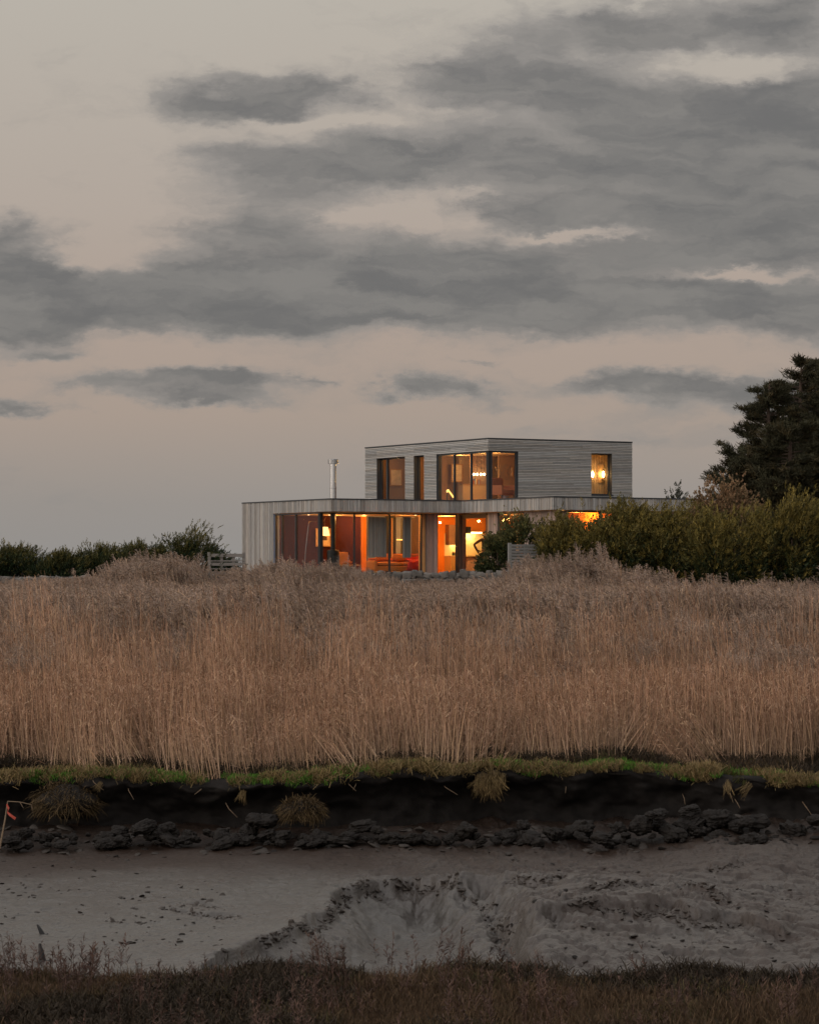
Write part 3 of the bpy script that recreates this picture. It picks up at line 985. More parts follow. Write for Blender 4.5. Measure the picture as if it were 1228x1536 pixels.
# potted plant of dried plumes, upstairs
t = place('potted_plant', 'vase of dried grey plumes standing behind the upstairs armchair', 'plant', 757, vP + 2.4, ZU + .002)
m = MB(); m.lathe(0, 0, [(.12, 0), (.17, .2), (.15, .5), (.1, .6)], 18); m.build('vase', GREY, t)
V = []; Q = []
for k in range(260):
    a = random.uniform(0, 6.28); s = random.uniform(.1, .75); h = random.uniform(.9, 1.55)
    x, y = s * math.cos(a) * .6, s * math.sin(a) * .6
    dx, dy = random.uniform(-.1, .1), random.uniform(-.1, .1)
    o = len(V); V += [(x, y, h), (x + .02, y + .01, h), (x + dx, y + dy, h + .14)]; Q.append((o, o + 1, o + 2))
obj('plumes', np_mesh('plumes', V, Q, mat('dried_plume', (.33, .27, .24), .9, .2)), t)
# books and shells on the sideboard
t = place('book_row', 'row of leaning books on the upstairs sideboard', 'books', 0, vP + 4.7, ZU + hs + .044, u=u_at(710, vP + 4.7))
x = 0
for k in range(9):
    h = random.uniform(.16, .3); b_ = random.uniform(.025, .05)
    m = MB(); m.box(x, x + b_, 0, .16, 0, h); m.build('book', random.choice((PAPER, FABRICB, OAK, GREY)), t); x += b_ + .004
# slatted screen with two candle lamps behind the right window
su = vP + .75
ua, ub = u_at(885, su), u_at(912, su)
t = place('slatted_screen', 'pale timber slatted screen behind the narrow right upstairs window', 'screen', 0, su, 0, u=ua)
w = ub - ua
m = MB(); m.box(-.1, w + .1, .06, .09, ZU, CU); m.build('panel', DARKWOOD, t)
m = MB()
for k in range(12):
    x = k * w / 11
    m.box(x - .03, x + .03, .0, .03, z4[0] - .1, z4[1] + .1)
m.build('slats', mat('pale_slats', (.8, .5, .24), .6, .1), t)
m = MB(); m.box(w * .4, w * .72, -.04, -.004, zl(724, ua, su), zl(696, ua, su)); m.build('plaque', OAK, t)
for k, px in enumerate((888.2, 904.4)):
    c = place('wall_lamp', ('left', 'right')[k] + ' one of two bright candle lamps on the slatted screen', 'lamp', px, su - .12, zl(713, u_at(px, su), su))
    m = MB(); m.lathe(0, 0, [(.02, -.1), (.055, -.03), (.06, .06), (.04, .14), (.008, .19)], 12); m.build('bulb', BULB, c, smooth=True)
    m = MB(); m.lathe(0, 0, [(.05, -.15), (.06, -.13), (.025, -.1)], 12); m.tube([(0, 0, -.13), (0, .11, -.13)], [.015, .015], 6); m.build('bracket', OAK, c)
    lamp('candle_lamp', px, su - .2, zl(713, u_at(px, su), su) + .05, 9, (1.0, .6, .22), .05)

# ------------------------------------------------------------------ the person at the counter
SKIN = mat('skin', (.42, .22, .14), .6, .05)
SHIRT = mat('dark_shirt', (.035, .025, .03), .9, .1)
JEANS = mat('dark_trousers', (.03, .03, .045), .9, .1)
HAIR = mat('dark_hair', (.03, .018, .012), .7, .2)


def skinned(name, joints, edges, mt, parent, root=0, sub=1):
    me = bpy.data.meshes.new(name)
    me.from_pydata([j[:3] for j in joints], edges, [])
    o = obj(name, me, parent)
    sk = o.modifiers.new('skin', 'SKIN'); sk.use_smooth_shade = True
    dat = me.skin_vertices[0].data
    for i, j in enumerate(joints):
        r = j[3]; dat[i].radius = (r, j[4] if len(j) > 4 else r)
        dat[i].use_root = (i == root)
    s = o.modifiers.new('smooth', 'SUBSURF'); s.levels = sub; s.render_levels = sub
    me.materials.append(mt)
    return o


pvv = 5.4
zE = zl(817, u_at(709, pvv), pvv); zS = zl(808.5, u_at(722, pvv), pvv); zH = zl(831.5, u_at(715.5, pvv), pvv)
t = place('person', 'person in dark clothes leaning on the kitchen counter with one elbow out', 'person', 726.5, pvv, .002)
ex = u_at(709.5, pvv) - u_at(726.5, pvv); hx = u_at(715.5, pvv) - u_at(726.5, pvv)
hz = zH - .02
J = [(0, 0, .98, .14, .11), (0, 0, 1.2, .14, .1), (0, -.02, 1.42, .15, .1), (0, -.02, zS - .02, .10, .08), (0, -.03, zS + .07, .055, .055), (0, -.05, zS + .2, .085, .1), (0, -.05, zS + .3, .07, .085),
     (-.2, -.02, zS - .04, .065, .065), (ex, -.05, zE, .047, .047), (hx, -.15, hz + .05, .032, .032), (hx + .02, -.18, hz + .01, .036, .02),
     (.2, -.02, zS - .04, .065, .065), (.34, -.04, 1.25, .047, .047), (.3, -.18, 1.02, .032, .032), (.29, -.24, 1.0, .036, .02),
     (-.1, 0, .9, .095, .095), (-.11, 0, .5, .06, .06), (-.11, .02, .1, .045, .045), (-.12, -.12, .04, .04, .035),
     (.1, 0, .9, .095, .095), (.11, 0, .5, .06, .06), (.11, .02, .1, .045, .045), (.12, -.12, .04, .04, .035)]
Ed = [(0, 1), (1, 2), (2, 3), (3, 4), (4, 5), (5, 6), (3, 7), (7, 8), (8, 9), (9, 10), (3, 11), (11, 12), (12, 13), (13, 14), (0, 15), (15, 16), (16, 17), (17, 18), (0, 19), (19, 20), (20, 21), (21, 22)]
for (hi, sgn) in ((10, 1), (14, -1)):
    bx, by, bz = J[hi][:3]
    for k, (off, ln) in enumerate(((-.03, .07), (-.01, .08), (.01, .075), (.03, .06))):
        i0 = len(J)
        J += [(bx + off, by - .035, bz, .009, .009), (bx + off * 1.1, by - .035 - ln * .6, bz - .004, .008, .008), (bx + off * 1.15, by - .035 - ln, bz - .02, .007, .007)]
        Ed += [(hi, i0), (i0, i0 + 1), (i0 + 1, i0 + 2)]
    i0 = len(J)
    J += [(bx + .045 * sgn, by - .0, bz, .01, .01), (bx + .065 * sgn, by - .04, bz - .01, .008, .008)]
    Ed += [(hi, i0), (i0, i0 + 1)]
skinned('body', J, Ed, SKIN, t)


def part_of(ids, grow, edges=None):
    mp = {i: k for k, i in enumerate(ids)}
    jj = [(*J[i][:3], J[i][3] + grow, J[i][4] + grow) for i in ids]
    ee = [(mp[a], mp[b]) for a, b in Ed if a in mp and b in mp]
    return jj, ee


j, e = part_of([0, 1, 2, 3, 7, 8, 9, 11, 12, 13], .014); skinned('shirt', j, e, SHIRT, t)
j, e = part_of([0, 15, 16, 17, 19, 20, 21], .016); skinned('trousers', j, e, JEANS, t)
m = MB()
m.soft(-.09, .09, -.1, .07, zS + .21, zS + .375, .075); m.build('hair', HAIR, t, smooth=True)
m = MB()
m.soft(-.018, .018, -.185, -.12, zS + .17, zS + .22, .012); m.soft(-.03, .03, -.152, -.13, zS + .11, zS + .122, .005)
for s in (-1, 1):
    m.soft(s * .095 - .012, s * .095 + .012, -.06, -.02, zS + .16, zS + .22, .01)
m.build('face', SKIN, t, smooth=True)
m = MB()
for s in (-1, 1):
    m.soft(s * .035 - .014, s * .035 + .014, -.152, -.135, zS + .215, zS + .232, .006)
m.build('eyes', BLACK, t)

# ------------------------------------------------------------------ ground


def gx(px, D):
    return (px - CX) / F * D


def grid(name, X, Y, Z, mt, cols=None, kind='structure', smooth=True):
    h, w = Z.shape
    V = np.stack([X, Y, Z], -1).reshape(-1, 3)
    i = np.arange(h * w).reshape(h, w)
    Q = np.stack([i[:-1, :-1], i[:-1, 1:], i[1:, 1:], i[1:, :-1]], -1).reshape(-1, 4)
    o = obj(name, np_mesh(name, V, Q, mt, cols, smooth))
    o['kind'] = kind
    return o


def ground_z(x, D):
    x = np.asarray(x, float); D = np.asarray(D, float)
    base = ss(99, 104, D) * .8 + ss(104, 112, D) * 1.5 + ss(112, 116, D) * .75
    return base + .12 * (fbm(x * .3, D * .3, 3, 5) - .5) * (1 - ss(100, 112, D))


EARTH = mat('marsh_earth', (.045, .034, .026), .95, .3, 1.0)
MUDB = None
Dn = np.concatenate([np.arange(45.25, 60, .5), np.arange(60, 125, 2.0), np.array([125, 135, 150, 180, 230, 320, 500, 900, 1800, 4000, 9000])])
sx_ = np.linspace(-1, 1, 90)
Dg, Sg = np.meshgrid(Dn, sx_, indexing='ij')
Xg = Sg * (22 + (Dg - 45) * .75)
grid('marsh_ground', Xg, Dg, ground_z(Xg, Dg), EARTH)

# far hill, distance haze put into its pale grey-blue colour
hx_ = np.linspace(-1, 1, 60); hy_ = np.linspace(0, 1, 12)
HYg, HXg = np.meshgrid(hy_, hx_, indexing='ij')
prof = np.exp(-((HXg - .1) / .42) ** 2) * .9 + .25 * np.exp(-((HXg + .5) / .25) ** 2) + .06 * fbm(HXg * 6, HYg * 3, 4, 3)
Z = 2 + 33 * prof * np.sin(np.clip(HYg, 0, 1) * math.pi / 1.2).clip(0, 1)
grid('hills', gx(375, 3000) + HXg * 75, 2900 + HYg * 900, Z, mat('hazed_hill', (.33, .35, .36), .95, .1, .02))

# --- mud of the creek
MUD = bpy.data.materials.new('wet_mud'); MUD.use_nodes = True
t_ = MUD.node_tree; b_ = t_.nodes['Principled BSDF']
tcn = N(t_, 'ShaderNodeTexCoord')
n1 = noise(t_, VM(t_, 'MULTIPLY', tcn.outputs['Object'], (.5, .3, 1)), 1.2, 6, .6)
n2 = noise(t_, VM(t_, 'MULTIPLY', tcn.outputs['Object'], (.6, .9, 1)), 7, 7, .66)
n3 = noise(t_, VM(t_, 'MULTIPLY', tcn.outputs['Object'], (.7, 1.1, 1)), 26, 5, .65)
an = N(t_, 'ShaderNodeAttribute', attribute_name='Col')
cc = mixc(t_, sstep(t_, n1, .35, .65), (.056, .043, .036, 1), (.070, .060, .053, 1))
cc = mixc(t_, sstep(t_, n2, .54, .68), cc, (.028, .021, .017, 1))
cc = mixc(t_, 1.0, cc, an.outputs[0], 'MULTIPLY')
t_.links.new(cc, b_.inputs['Base Color'])
sr = N(t_, 'ShaderNodeSeparateColor'); t_.links.new(an.outputs[0], sr.inputs[0])
damp = sstep(t_, sr.outputs[0], .6, .92)
t_.links.new(M_(t_, 'ADD', M_(t_, 'MULTIPLY_ADD', n2, .30, .16), M_(t_, 'MULTIPLY', M_(t_, 'SUBTRACT', 1.0, damp), .14)), b_.inputs['Roughness'])
t_.links.new(M_(t_, 'MULTIPLY_ADD', damp, .62, .24), b_.inputs['Specular IOR Level'])
bn = N(t_, 'ShaderNodeBump'); bn.inputs['Strength'].default_value = .75; bn.inputs['Distance'].default_value = .04
t_.links.new(M_(t_, 'MULTIPLY_ADD', n3, .45, n2), bn.inputs['Height'])
t_.links.new(bn.outputs[0], b_.inputs['Normal'])


def to_ground(px, py, z=-1.0):
    D = (EYE - z) * F / (py - HY)
    return ((px - CX) / F * D, D)


def seg_dist(X, Y, pts):
    best = np.full(X.shape, 1e9)
    for (x0, y0), (x1, y1) in zip(pts[:-1], pts[1:]):
        dx, dy = x1 - x0, y1 - y0
        t = np.clip(((X - x0) * dx + (Y - y0) * dy) / (dx * dx + dy * dy), 0, 1)
        best = np.minimum(best, np.hypot(X - x0 - t * dx, Y - y0 - t * dy))
    return best


def inside(X, Y, poly):
    r = np.zeros(X.shape, bool)
    n = len(poly)
    for i in range(n):
        x0, y0 = poly[i]; x1, y1 = poly[(i + 1) % n]
        c = ((y0 > Y) != (y1 > Y)) & (X < (x1 - x0) * (Y - y0) / (y1 - y0 + 1e-12) + x0)
        r ^= c
    return r


def mud_z(X, D):
    wob = 1.0
    xw = X + .20 * (fbm(X * 1.6, D * 1.0, 5, 31, .55) - .5) * 2 * wob
    dw = D + .42 * (fbm(X * 1.4 + 9, D * 1.0, 5, 37, .55) - .5) * 2 * wob
    z = -1.0 - .05 * ss(44, 36, D) + .10 * (fbm(X * .35, D * .3, 3, 41) - .5)
    # scooped gully opening towards the near bank
    rim = [to_ground(*p) for p in ((330, 1425), (390, 1406), (430, 1396), (462, 1380), (490, 1364), (502, 1346), (520, 1331), (560, 1320), (620, 1315), (676, 1321), (715, 1330), (742, 1350), (756, 1378), (775, 1400), (800, 1440))]
    poly = rim + [(1.6, 24), (-2.6, 24)]
    sd = np.where(inside(xw, dw, poly), 1, -1) * seg_dist(xw, dw, rim)
    depth = (.07 + .13 * fbm(X * 1.7, D * .9, 3, 39)) * ss(0, .10, sd + .10 * (fbm(X * 4.5, D * 3, 3, 43) - .5)) + .36 * ss(.0, .75, sd) + .14 * ss(.4, 2.2, sd)
    lip = .05 * np.exp(-((sd + .1) / .22) ** 2)
    right = ss(.6, 1.3, X)                       # the right-hand side of the gully is a softer slope
    depth = depth * (1 - .3 * right) + right * (.12 * ss(-.7, .9, sd))
    z = z - depth + lip
    # channel running down the right-hand side of the gully
    ch = seg_dist(xw, dw, [to_ground(*p) for p in ((722, 1328), (742, 1352), (752, 1380), (765, 1405), (772, 1440))])
    z = z - .24 * np.exp(-(ch / .17) ** 2) + .08 * np.exp(-((ch - .38) / .16) ** 2)
    # mound on the right and its broken ledges
    for (px, py, rx, ry, h) in ((925, 1352, 1.15, 3.0, .26), (1120, 1290, 1.1, 3.4, .20), (860, 1390, .9, 2.4, .18), (1080, 1372, 1.2, 2.4, .16)):
        x0, d0 = to_ground(px, py)
        z = z + h * np.exp(-((xw - x0) / rx) ** 2 - ((dw - d0) / ry) ** 2)
    for pts, h, fall in (([(800, 1400), (850, 1388), (900, 1384), (960, 1384), (985, 1376), (1040, 1388), (1110, 1386), (1190, 1396)], .11, .9),
                         ([(870, 1368), (905, 1352), (945, 1346), (990, 1344)], .06, .5), ([(1056, 1312), (1090, 1309), (1135, 1303)], .05, .5),
                         ([(760, 1328), (800, 1334), (850, 1330)], .06, .5), ([(1020, 1352), (1060, 1360), (1090, 1366)], .06, .5), ([(240, 1352), (300, 1360), (360, 1366)], .035, .4), ([(270, 1345), (330, 1354)], .03, .3)):
        g = [to_ground(*p) for p in pts]
        gxs = np.array([p[0] for p in g]); gds = np.array([p[1] for p in g])
        dl = np.interp(xw, gxs, gds) + .6 * (fbm(X * 2.4, D * 1.6, 3, 45) - .5)
        side = dl - dw                           # positive on the near side of the ledge
        ends = ss(gxs[0] - .25, gxs[0] + .25, xw) * (1 - ss(gxs[-1] - .25, gxs[-1] + .25, xw))
        z = z - ends * h * ss(-.03, .10, side) * (1 - ss(.1, 2.4, side)) + ends * h * .35 * np.exp(-((side + .25) / .3) ** 2)
    # rough skin
    rough = .20 + .6 * np.clip(ss(-1.4, .6, X) * (1 - .75 * ss(.1, .6, sd)) + .15 * ss(0, .4, sd), 0, 1)
    rough = rough * (1 - .4 * ss(39, 42, D))
    z = z + rough * (.10 * (fbm(X * 2.2, D * 1.4, 4, 51) - .5) + .05 * (ridged(X * 2.8, D * 1.9, 4, 61) - .6))
    fl = fbm(X * 4.0, D * 2.2, 4, 71)
    z = z + .045 * rough * ss(.56, .62, fl) - .05 * rough * ss(.63, .7, fbm(X * 4.5, D * 2.6, 4, 77))
    tr = fbm(X * 1.1, D * .5, 5, 73, .55) * 7
    z = z + .05 * rough * (np.floor(tr) + ss(.72, 1.0, tr - np.floor(tr)) - 3.5)
    z = z + (.4 + rough) * .028 * (fbm(X * 3.2, D * 5.5, 4, 87, .6) - .5) + (.25 + rough) * .03 * (ridged(X * 6, D * 5, 3, 89) - .6)
    # toe of the far bank
    z = z + (.25 * ss(42.3, 44.6, D + .8 * (fbm(X * .8, D * .4, 4, 81) - .5))) * (.6 + .8 * fbm(X * 1.5, D * 1.5, 4, 83))
    z = z + .35 * ss(5.2, 6.8, X + .5 * (D - 43)) * ss(41, 44, D) * fbm(X * 2, D, 4, 85)
    # towards the near bank
    z = z + .3 * ss(30.0, 25.0, D) * (1 - ss(-2.8, -2.2, X) * (1 - ss(1.4, 2.0, X)))
    return z


xs = np.concatenate([np.linspace(-18, -6.9, 60), np.linspace(-6.85, 6.85, 700), np.linspace(6.9, 18, 60)])
ds = np.concatenate([np.linspace(21.5, 29.9, 50), np.linspace(30, 46.2, 460)])
Dm, Xm = np.meshgrid(ds, xs, indexing='ij')
Zm = mud_z(Xm, Dm)
# browner film of wet silt beyond, paler drained mud nearer (a stain of its own)
st = np.clip(ss(38.2, 41.2, Dm + 2.0 * (fbm(Xm * .5, Dm * .5, 4, 91) - .5)) * (.6 + .6 * fbm(Xm * 1.2, Dm * .5, 4, 93)), 0, 1)[..., None]
st2 = np.clip(ss(.2, 2.2, Xm + 1.2 * (fbm(Xm * .7, Dm * .5, 4, 97) - .5)) * .8 * (.5 + fbm(Xm * .9, Dm * .6, 4, 99)), 0, 1)[..., None]
colm = (1 - st) * np.array([.92, .95, .95]) + st * np.array([.66, .52, .44])
st3 = np.clip(ss(42.2, 43.6, Dm + 1.4 * (fbm(Xm * .9, Dm * .9, 4, 95) - .5)), 0, 1)[..., None] * .75
colm = colm * (1 - st2) + st2 * np.array([.74, .63, .56])
colm = colm * (1 - st3) + st3 * np.array([.26, .20, .17])
grid('creek_bed', Xm, Dm, Zm, MUD, colm.reshape(-1, 3))

# --- near bank with the short saltmarsh grass


def edge_near(x):
    return 22.15 + .5 * (fbm(np.asarray(x) * .5, np.zeros_like(x) + 2, 4, 101) - .5) * 2 + .9 * (fbm(np.asarray(x) * 2.2, np.zeros_like(x) + 6, 3, 107) - .5) + .2 * ss(-1, -6, x) - .25 * np.exp(-((np.asarray(x) - 2.5) / 1.2) ** 2)


def near_z(x, D):
    e = edge_near(x)
    return -1.5 * ss(0, 1.6, D - e) + 1.35 * ss(17, 2, D) + .1 * (fbm(x * 1.1, D * 1.1, 4, 103) - .5)


Dn_, Xn_ = np.meshgrid(np.concatenate([np.linspace(-12, 17, 24), np.linspace(17.3, 26, 80)]), np.linspace(-16, 16, 240), indexing='ij')
grid('near_bank', Xn_, Dn_, near_z(Xn_, Dn_), mat('saltmarsh_soil', (.025, .018, .013), .95, .35, 3))

# --- far bank: a dark undercut peat face
PEAT = mat('black_peat', (.0105, .0085, .0075), .85, .7, 3, (1, 1, 2), spec=.22, bump=.9)


def edge_far(x):
    x = np.asarray(x, float)
    return 44.75 + .9 * (fbm(x * .35, x * 0 + 4, 4, 111) - .5) * 2 + .12 * (fbm(x * 3, x * 0, 3, 113) - .5)


def lip_z(x):
    x = np.asarray(x, float)
    return .30 * (fbm(x * .42, x * 0 + 8, 3, 127) - .5) + .16 * (fbm(x * 1.6, x * 0 + 3, 3, 129) - .5) - .12 * ss(3.2, 4.4, x)


prof_o = np.array([.55, .25, .03, -.05, -.02, .12, .26, .34, .36, .30, .20, .02, -.3, -.7, -1.2])      # outwards is negative
prof_z = np.array([.03, .04, .01, -.05, -.12, -.2, -.32, -.45, -.58, -.7, -.78, -.86, -.95, -1.05, -1.2])
k = np.linspace(0, len(prof_o) - 1, 44)
po = np.interp(k, np.arange(len(prof_o)), prof_o); pz = np.interp(k, np.arange(len(prof_z)), prof_z)
xb = np.linspace(-18, 18, 900)
Kb, Xb = np.meshgrid(np.arange(44), xb, indexing='ij')
amp = (.35 + .65 * fbm(Xb * .45, Kb * 0 + 1, 3, 117))
Db = edge_far(Xb) + po[Kb] * amp * 1.3 + .46 * (fbm(Xb * 2.0, pz[Kb] * 3.4, 6, 119, .6) - .5) * ss(1, 7, Kb)
Db = Db - .9 * ss(4.0, 5.5, Xb) * ss(14, 40, Kb) * fbm(Xb * 1.3, pz[Kb] * 2, 4, 121)
Zb = pz[Kb] + lip_z(Xb) * (1 - ss(12, 36, Kb)) + .14 * (fbm(Xb * 2.5, pz[Kb] * 3 + 5, 4, 123) - .5) * ss(3, 12, Kb) + .05 * (fbm(Xb * 1.1, Kb * 0., 3, 125) - .5)
grid('creek_bank', Xb, Db, Zb, PEAT)


def bank_top(x):
    return edge_far(x)


# ------------------------------------------------------------------ scattered plants: clumps placed by geometry nodes
def ribbons(paths, widths, ang):
    """paths (n,k,3), widths (n,k), ang (n) -> flat strips"""
    n, k, _ = paths.shape
    side = np.stack([np.cos(ang), np.sin(ang), np.zeros(n)], -1)[:, None, :]
    a = paths - side * widths[..., None] / 2; b = paths + side * widths[..., None] / 2
    V = np.stack([a, b], 2).reshape(n, k * 2, 3)
    base = (np.arange(n) * k * 2)[:, None]
    i = np.arange(k - 1) * 2
    Q = np.stack([i, i + 1, i + 3, i + 2], -1)[None] + base[:, :, None]
    return V.reshape(-1, 3), Q.reshape(-1, 4)


def join(parts):
    Vs, Qs, Cs, o = [], [], [], 0
    for V, Q, C in parts:
        Vs.append(V); Qs.append(Q + o); Cs.append(C); o += len(V)
    return np.concatenate(Vs), np.concatenate(Qs), np.concatenate(Cs)


def vary(base, n, k, amt=.25, hue=.08):
    t = rng.uniform(1 - amt, 1 + amt, n)[:, None] * (1 + rng.uniform(-hue, hue, (n, 3)) * np.array([.6, 0, -1]))
    return np.repeat((np.array(base) * t), k, axis=0)


def stems_part(n, rad, h0, h1, w, lean, col0, col1, sway=.06):
    r = rad * np.sqrt(rng.random(n)); a = rng.uniform(0, 6.283, n)
    x, y = r * np.cos(a), r * np.sin(a)
    h = rng.uniform(h0, h1, n)
    lx = (lean + rng.normal(0, sway, n)) * h; ly = rng.normal(0, sway, n) * h
    ts = np.array([0, .35, .7, 1.0])
    P = np.stack([x[:, None] + lx[:, None] * ts ** 1.7, y[:, None] + ly[:, None] * ts ** 1.7, h[:, None] * ts], -1)
    W = np.repeat(np.array([[1, .95, .8, .45]]) * w, n, 0) * rng.uniform(.7, 1.3, n)[:, None]
    V, Q = ribbons(P, W, rng.uniform(-.6, .6, n))
    mix = np.tile(np.repeat(ts ** 1.5, 2), n)[:, None]
    C = vary((1, 1, 1), n, 8, .48) * ((1 - mix) * np.array(col0) + mix * np.array(col1))
    return (V, Q, C), P, h


def leaf_part(P, per, length, w, col, droop=.5, lo=.25, hi=.95, bias=-.3):
    n = len(P)
    ti = rng.uniform(lo, hi, (n, per)).ravel()
    idx = np.repeat(np.arange(n), per)
    kk = np.clip(ti * 3, 0, 2.999); i0 = kk.astype(int); f = (kk - i0)[:, None]
    B = P[idx, i0] * (1 - f) + P[idx, i0 + 1] * f
    m = len(B)
    az_ = rng.uniform(0, 6.283, m); L = length * rng.uniform(.6, 1.3, m)
    dirx = np.cos(az_) * .6 + bias * rng.random(m); diry = np.sin(az_) * .6
    up = rng.uniform(.35, 1.0, m)
    s = np.array([0, .4, .75, 1.0])
    Pt = np.stack([B[:, 0:1] + dirx[:, None] * L[:, None] * s, B[:, 1:2] + diry[:, None] * L[:, None] * s,
                   B[:, 2:3] + (up[:, None] * s - droop * s ** 2.2) * L[:, None]], -1)
    W = np.repeat(np.array([[.5, 1, .7, .08]]) * w, m, 0)
    V, Q = ribbons(Pt, W, rng.uniform(-1.2, 1.2, m))
    return V, Q, vary(col, m, 8, .35)


def plume_part(P, per, size, w, col, bias=-.5):
    n = len(P)
    idx = np.repeat(np.arange(n), per); m = len(idx)
    tip = P[idx, 3]; dn = P[idx, 2] - tip; dn = dn / np.linalg.norm(dn, axis=1, keepdims=True)
    s0 = rng.random(m) * size
    B = tip + dn * s0[:, None]
    spread = .35 + 1.0 * np.sin(np.clip(s0 / size, 0, 1) * 2.6)
    L = size * .42 * rng.uniform(.5, 1.2, m) * spread
    az_ = rng.uniform(0, 6.283, m)
    dx = np.cos(az_) * .55 + bias; dy = np.sin(az_) * .55
    s = np.array([0, .5, 1.0])
    Pt = np.stack([B[:, 0:1] + dx[:, None] * L[:, None] * s, B[:, 1:2] + dy[:, None] * L[:, None] * s, B[:, 2:3] + (.75 * s - .55 * s ** 2)[None] * L[:, None]], -1)
    W = np.repeat(np.array([[.5, 1, .25]]) * w, m, 0)
    V, Q = ribbons(Pt, W, rng.uniform(-1.5, 1.5, m))
    return V, Q, vary(col, m, 6, .3)


REED = mat('dry_reed', (1, 1, 1), .8, .1, 2, attr=True, spec=.15, rnd=.18)
REEDF = mat('dry_reed_fringe', (1, 1, 1), .8, .1, 2, attr=True, spec=.15, rnd=.22)
GRASSM = mat('grass_blades', (1, 1, 1), .75, .1, 2, attr=True, spec=.2, rnd=.25)


def clump_set(name, makers, mt):
    c = bpy.data.collections.new(name)
    for k, mk in enumerate(makers):
        V, Q, C = mk()
        o = bpy.data.objects.new('%s_%02d' % (name, k), np_mesh(name, V, Q, mt, C))
        c.objects.link(o)
    return c


def scatter(name, coll, pts, rot, scl, idx):
    me = bpy.data.meshes.new(name)
    n = len(pts)
    me.vertices.add(n); me.vertices.foreach_set('co', np.asarray(pts, np.float32).ravel())
    a = me.attributes.new('rot', 'FLOAT_VECTOR', 'POINT'); a.data.foreach_set('vector', np.asarray(rot, np.float32).ravel())
    a = me.attributes.new('scl', 'FLOAT_VECTOR', 'POINT'); a.data.foreach_set('vector', np.asarray(scl, np.float32).ravel())
    a = me.attributes.new('pick', 'INT', 'POINT'); a.data.foreach_set('value', np.asarray(idx, np.int32))
    me.update()
    o = obj(name, me)
    ng = bpy.data.node_groups.new(name, 'GeometryNodeTree')
    ng.interface.new_socket('Geometry', in_out='INPUT', socket_type='NodeSocketGeometry')
    ng.interface.new_socket('Geometry', in_out='OUTPUT', socket_type='NodeSocketGeometry')
    gi = ng.nodes.new('NodeGroupInput'); go = ng.nodes.new('NodeGroupOutput')
    ip = ng.nodes.new('GeometryNodeInstanceOnPoints')
    ci = ng.nodes.new('GeometryNodeCollectionInfo')
    ci.inputs['Collection'].default_value = coll
    ci.inputs['Separate Children'].default_value = True
    ci.inputs['Reset Children'].default_value = True

    def na(nm, ty):
        x = ng.nodes.new('GeometryNodeInputNamedAttribute'); x.data_type = ty
        x.inputs[0].default_value = nm
        return x.outputs[0]
    ng.links.new(gi.outputs[0], ip.inputs['Points'])
    ng.links.new(ci.outputs[0], ip.inputs['Instance'])
    ip.inputs['Pick Instance'].default_value = True
    ng.links.new(na('pick', 'INT'), ip.inputs['Instance Index'])
    ng.links.new(na('rot', 'FLOAT_VECTOR'), ip.inputs['Rotation'])
    ng.links.new(na('scl', 'FLOAT_VECTOR'), ip.inputs['Scale'])
    ng.links.new(ip.outputs[0], go.inputs[0])
    md = o.modifiers.new('scatter', 'NODES'); md.node_group = ng
    return o


STRAW0 = (.36, .245, .16); STRAW1 = (.385, .22, .137); LEAFC = (.42, .275, .18); PLUME = (.345, .26, .205)


def mk_short():
    (V, Q, C), P, h = stems_part(64, .55, .95, 1.5, .0085, -.02, STRAW0, STRAW1, .07)
    parts = [(V, Q, C), leaf_part(P, 5, .2, .009, LEAFC, .4, .1, 1.0, -.1)]
    k = rng.random(64) < .35
    V2, Q2, C2 = plume_part(P[k], 7, .12, .012, (.20, .105, .06), -.15)
    parts.append((V2, Q2, C2))
    return join(parts)


def mk_tall():
    (V, Q, C), P, h = stems_part(38, .42, 2.15, 2.75, .014, -.13, (.52, .37, .26), (.42, .285, .205), .08)
    return join([(V, Q, C), leaf_part(P, 4, .36, .013, LEAFC, .55, .4, .98, -.45), plume_part(P, 30, .27, .018, PLUME, -.55)])


SHORT = clump_set('short_reed_clump', [mk_short] * 8, REEDF)
def mk_sparse():
    (V, Q, C), P, h = stems_part(7, .3, 2.0, 2.75, .014, -.10, (.42, .30, .21), (.36, .25, .18), .10)
    return join([(V, Q, C), leaf_part(P, 4, .42, .018, LEAFC, .6, .45, .98, -.4), plume_part(P, 46, .48, .026, PLUME, -.5)])


TALL = clump_set('tall_reed_clump', [mk_tall] * 10, REED)
SPARSE = clump_set('plumed_reed_clump', [mk_sparse] * 8, REED)


def jitter_pts(d0, d1, dens, margin=1.25, dens_fn=None):
    """random ground points in the widening strip seen from the far side of the creek"""
    out = []
    n = int(dens * (d1 - d0) * .14 * (d0 + d1) * margin)
    D = np.sqrt(rng.uniform(d0 ** 2, d1 ** 2, n))
    X = rng.uniform(-1, 1, n) * (.1396 * margin * D + 1.0)
    return X, D


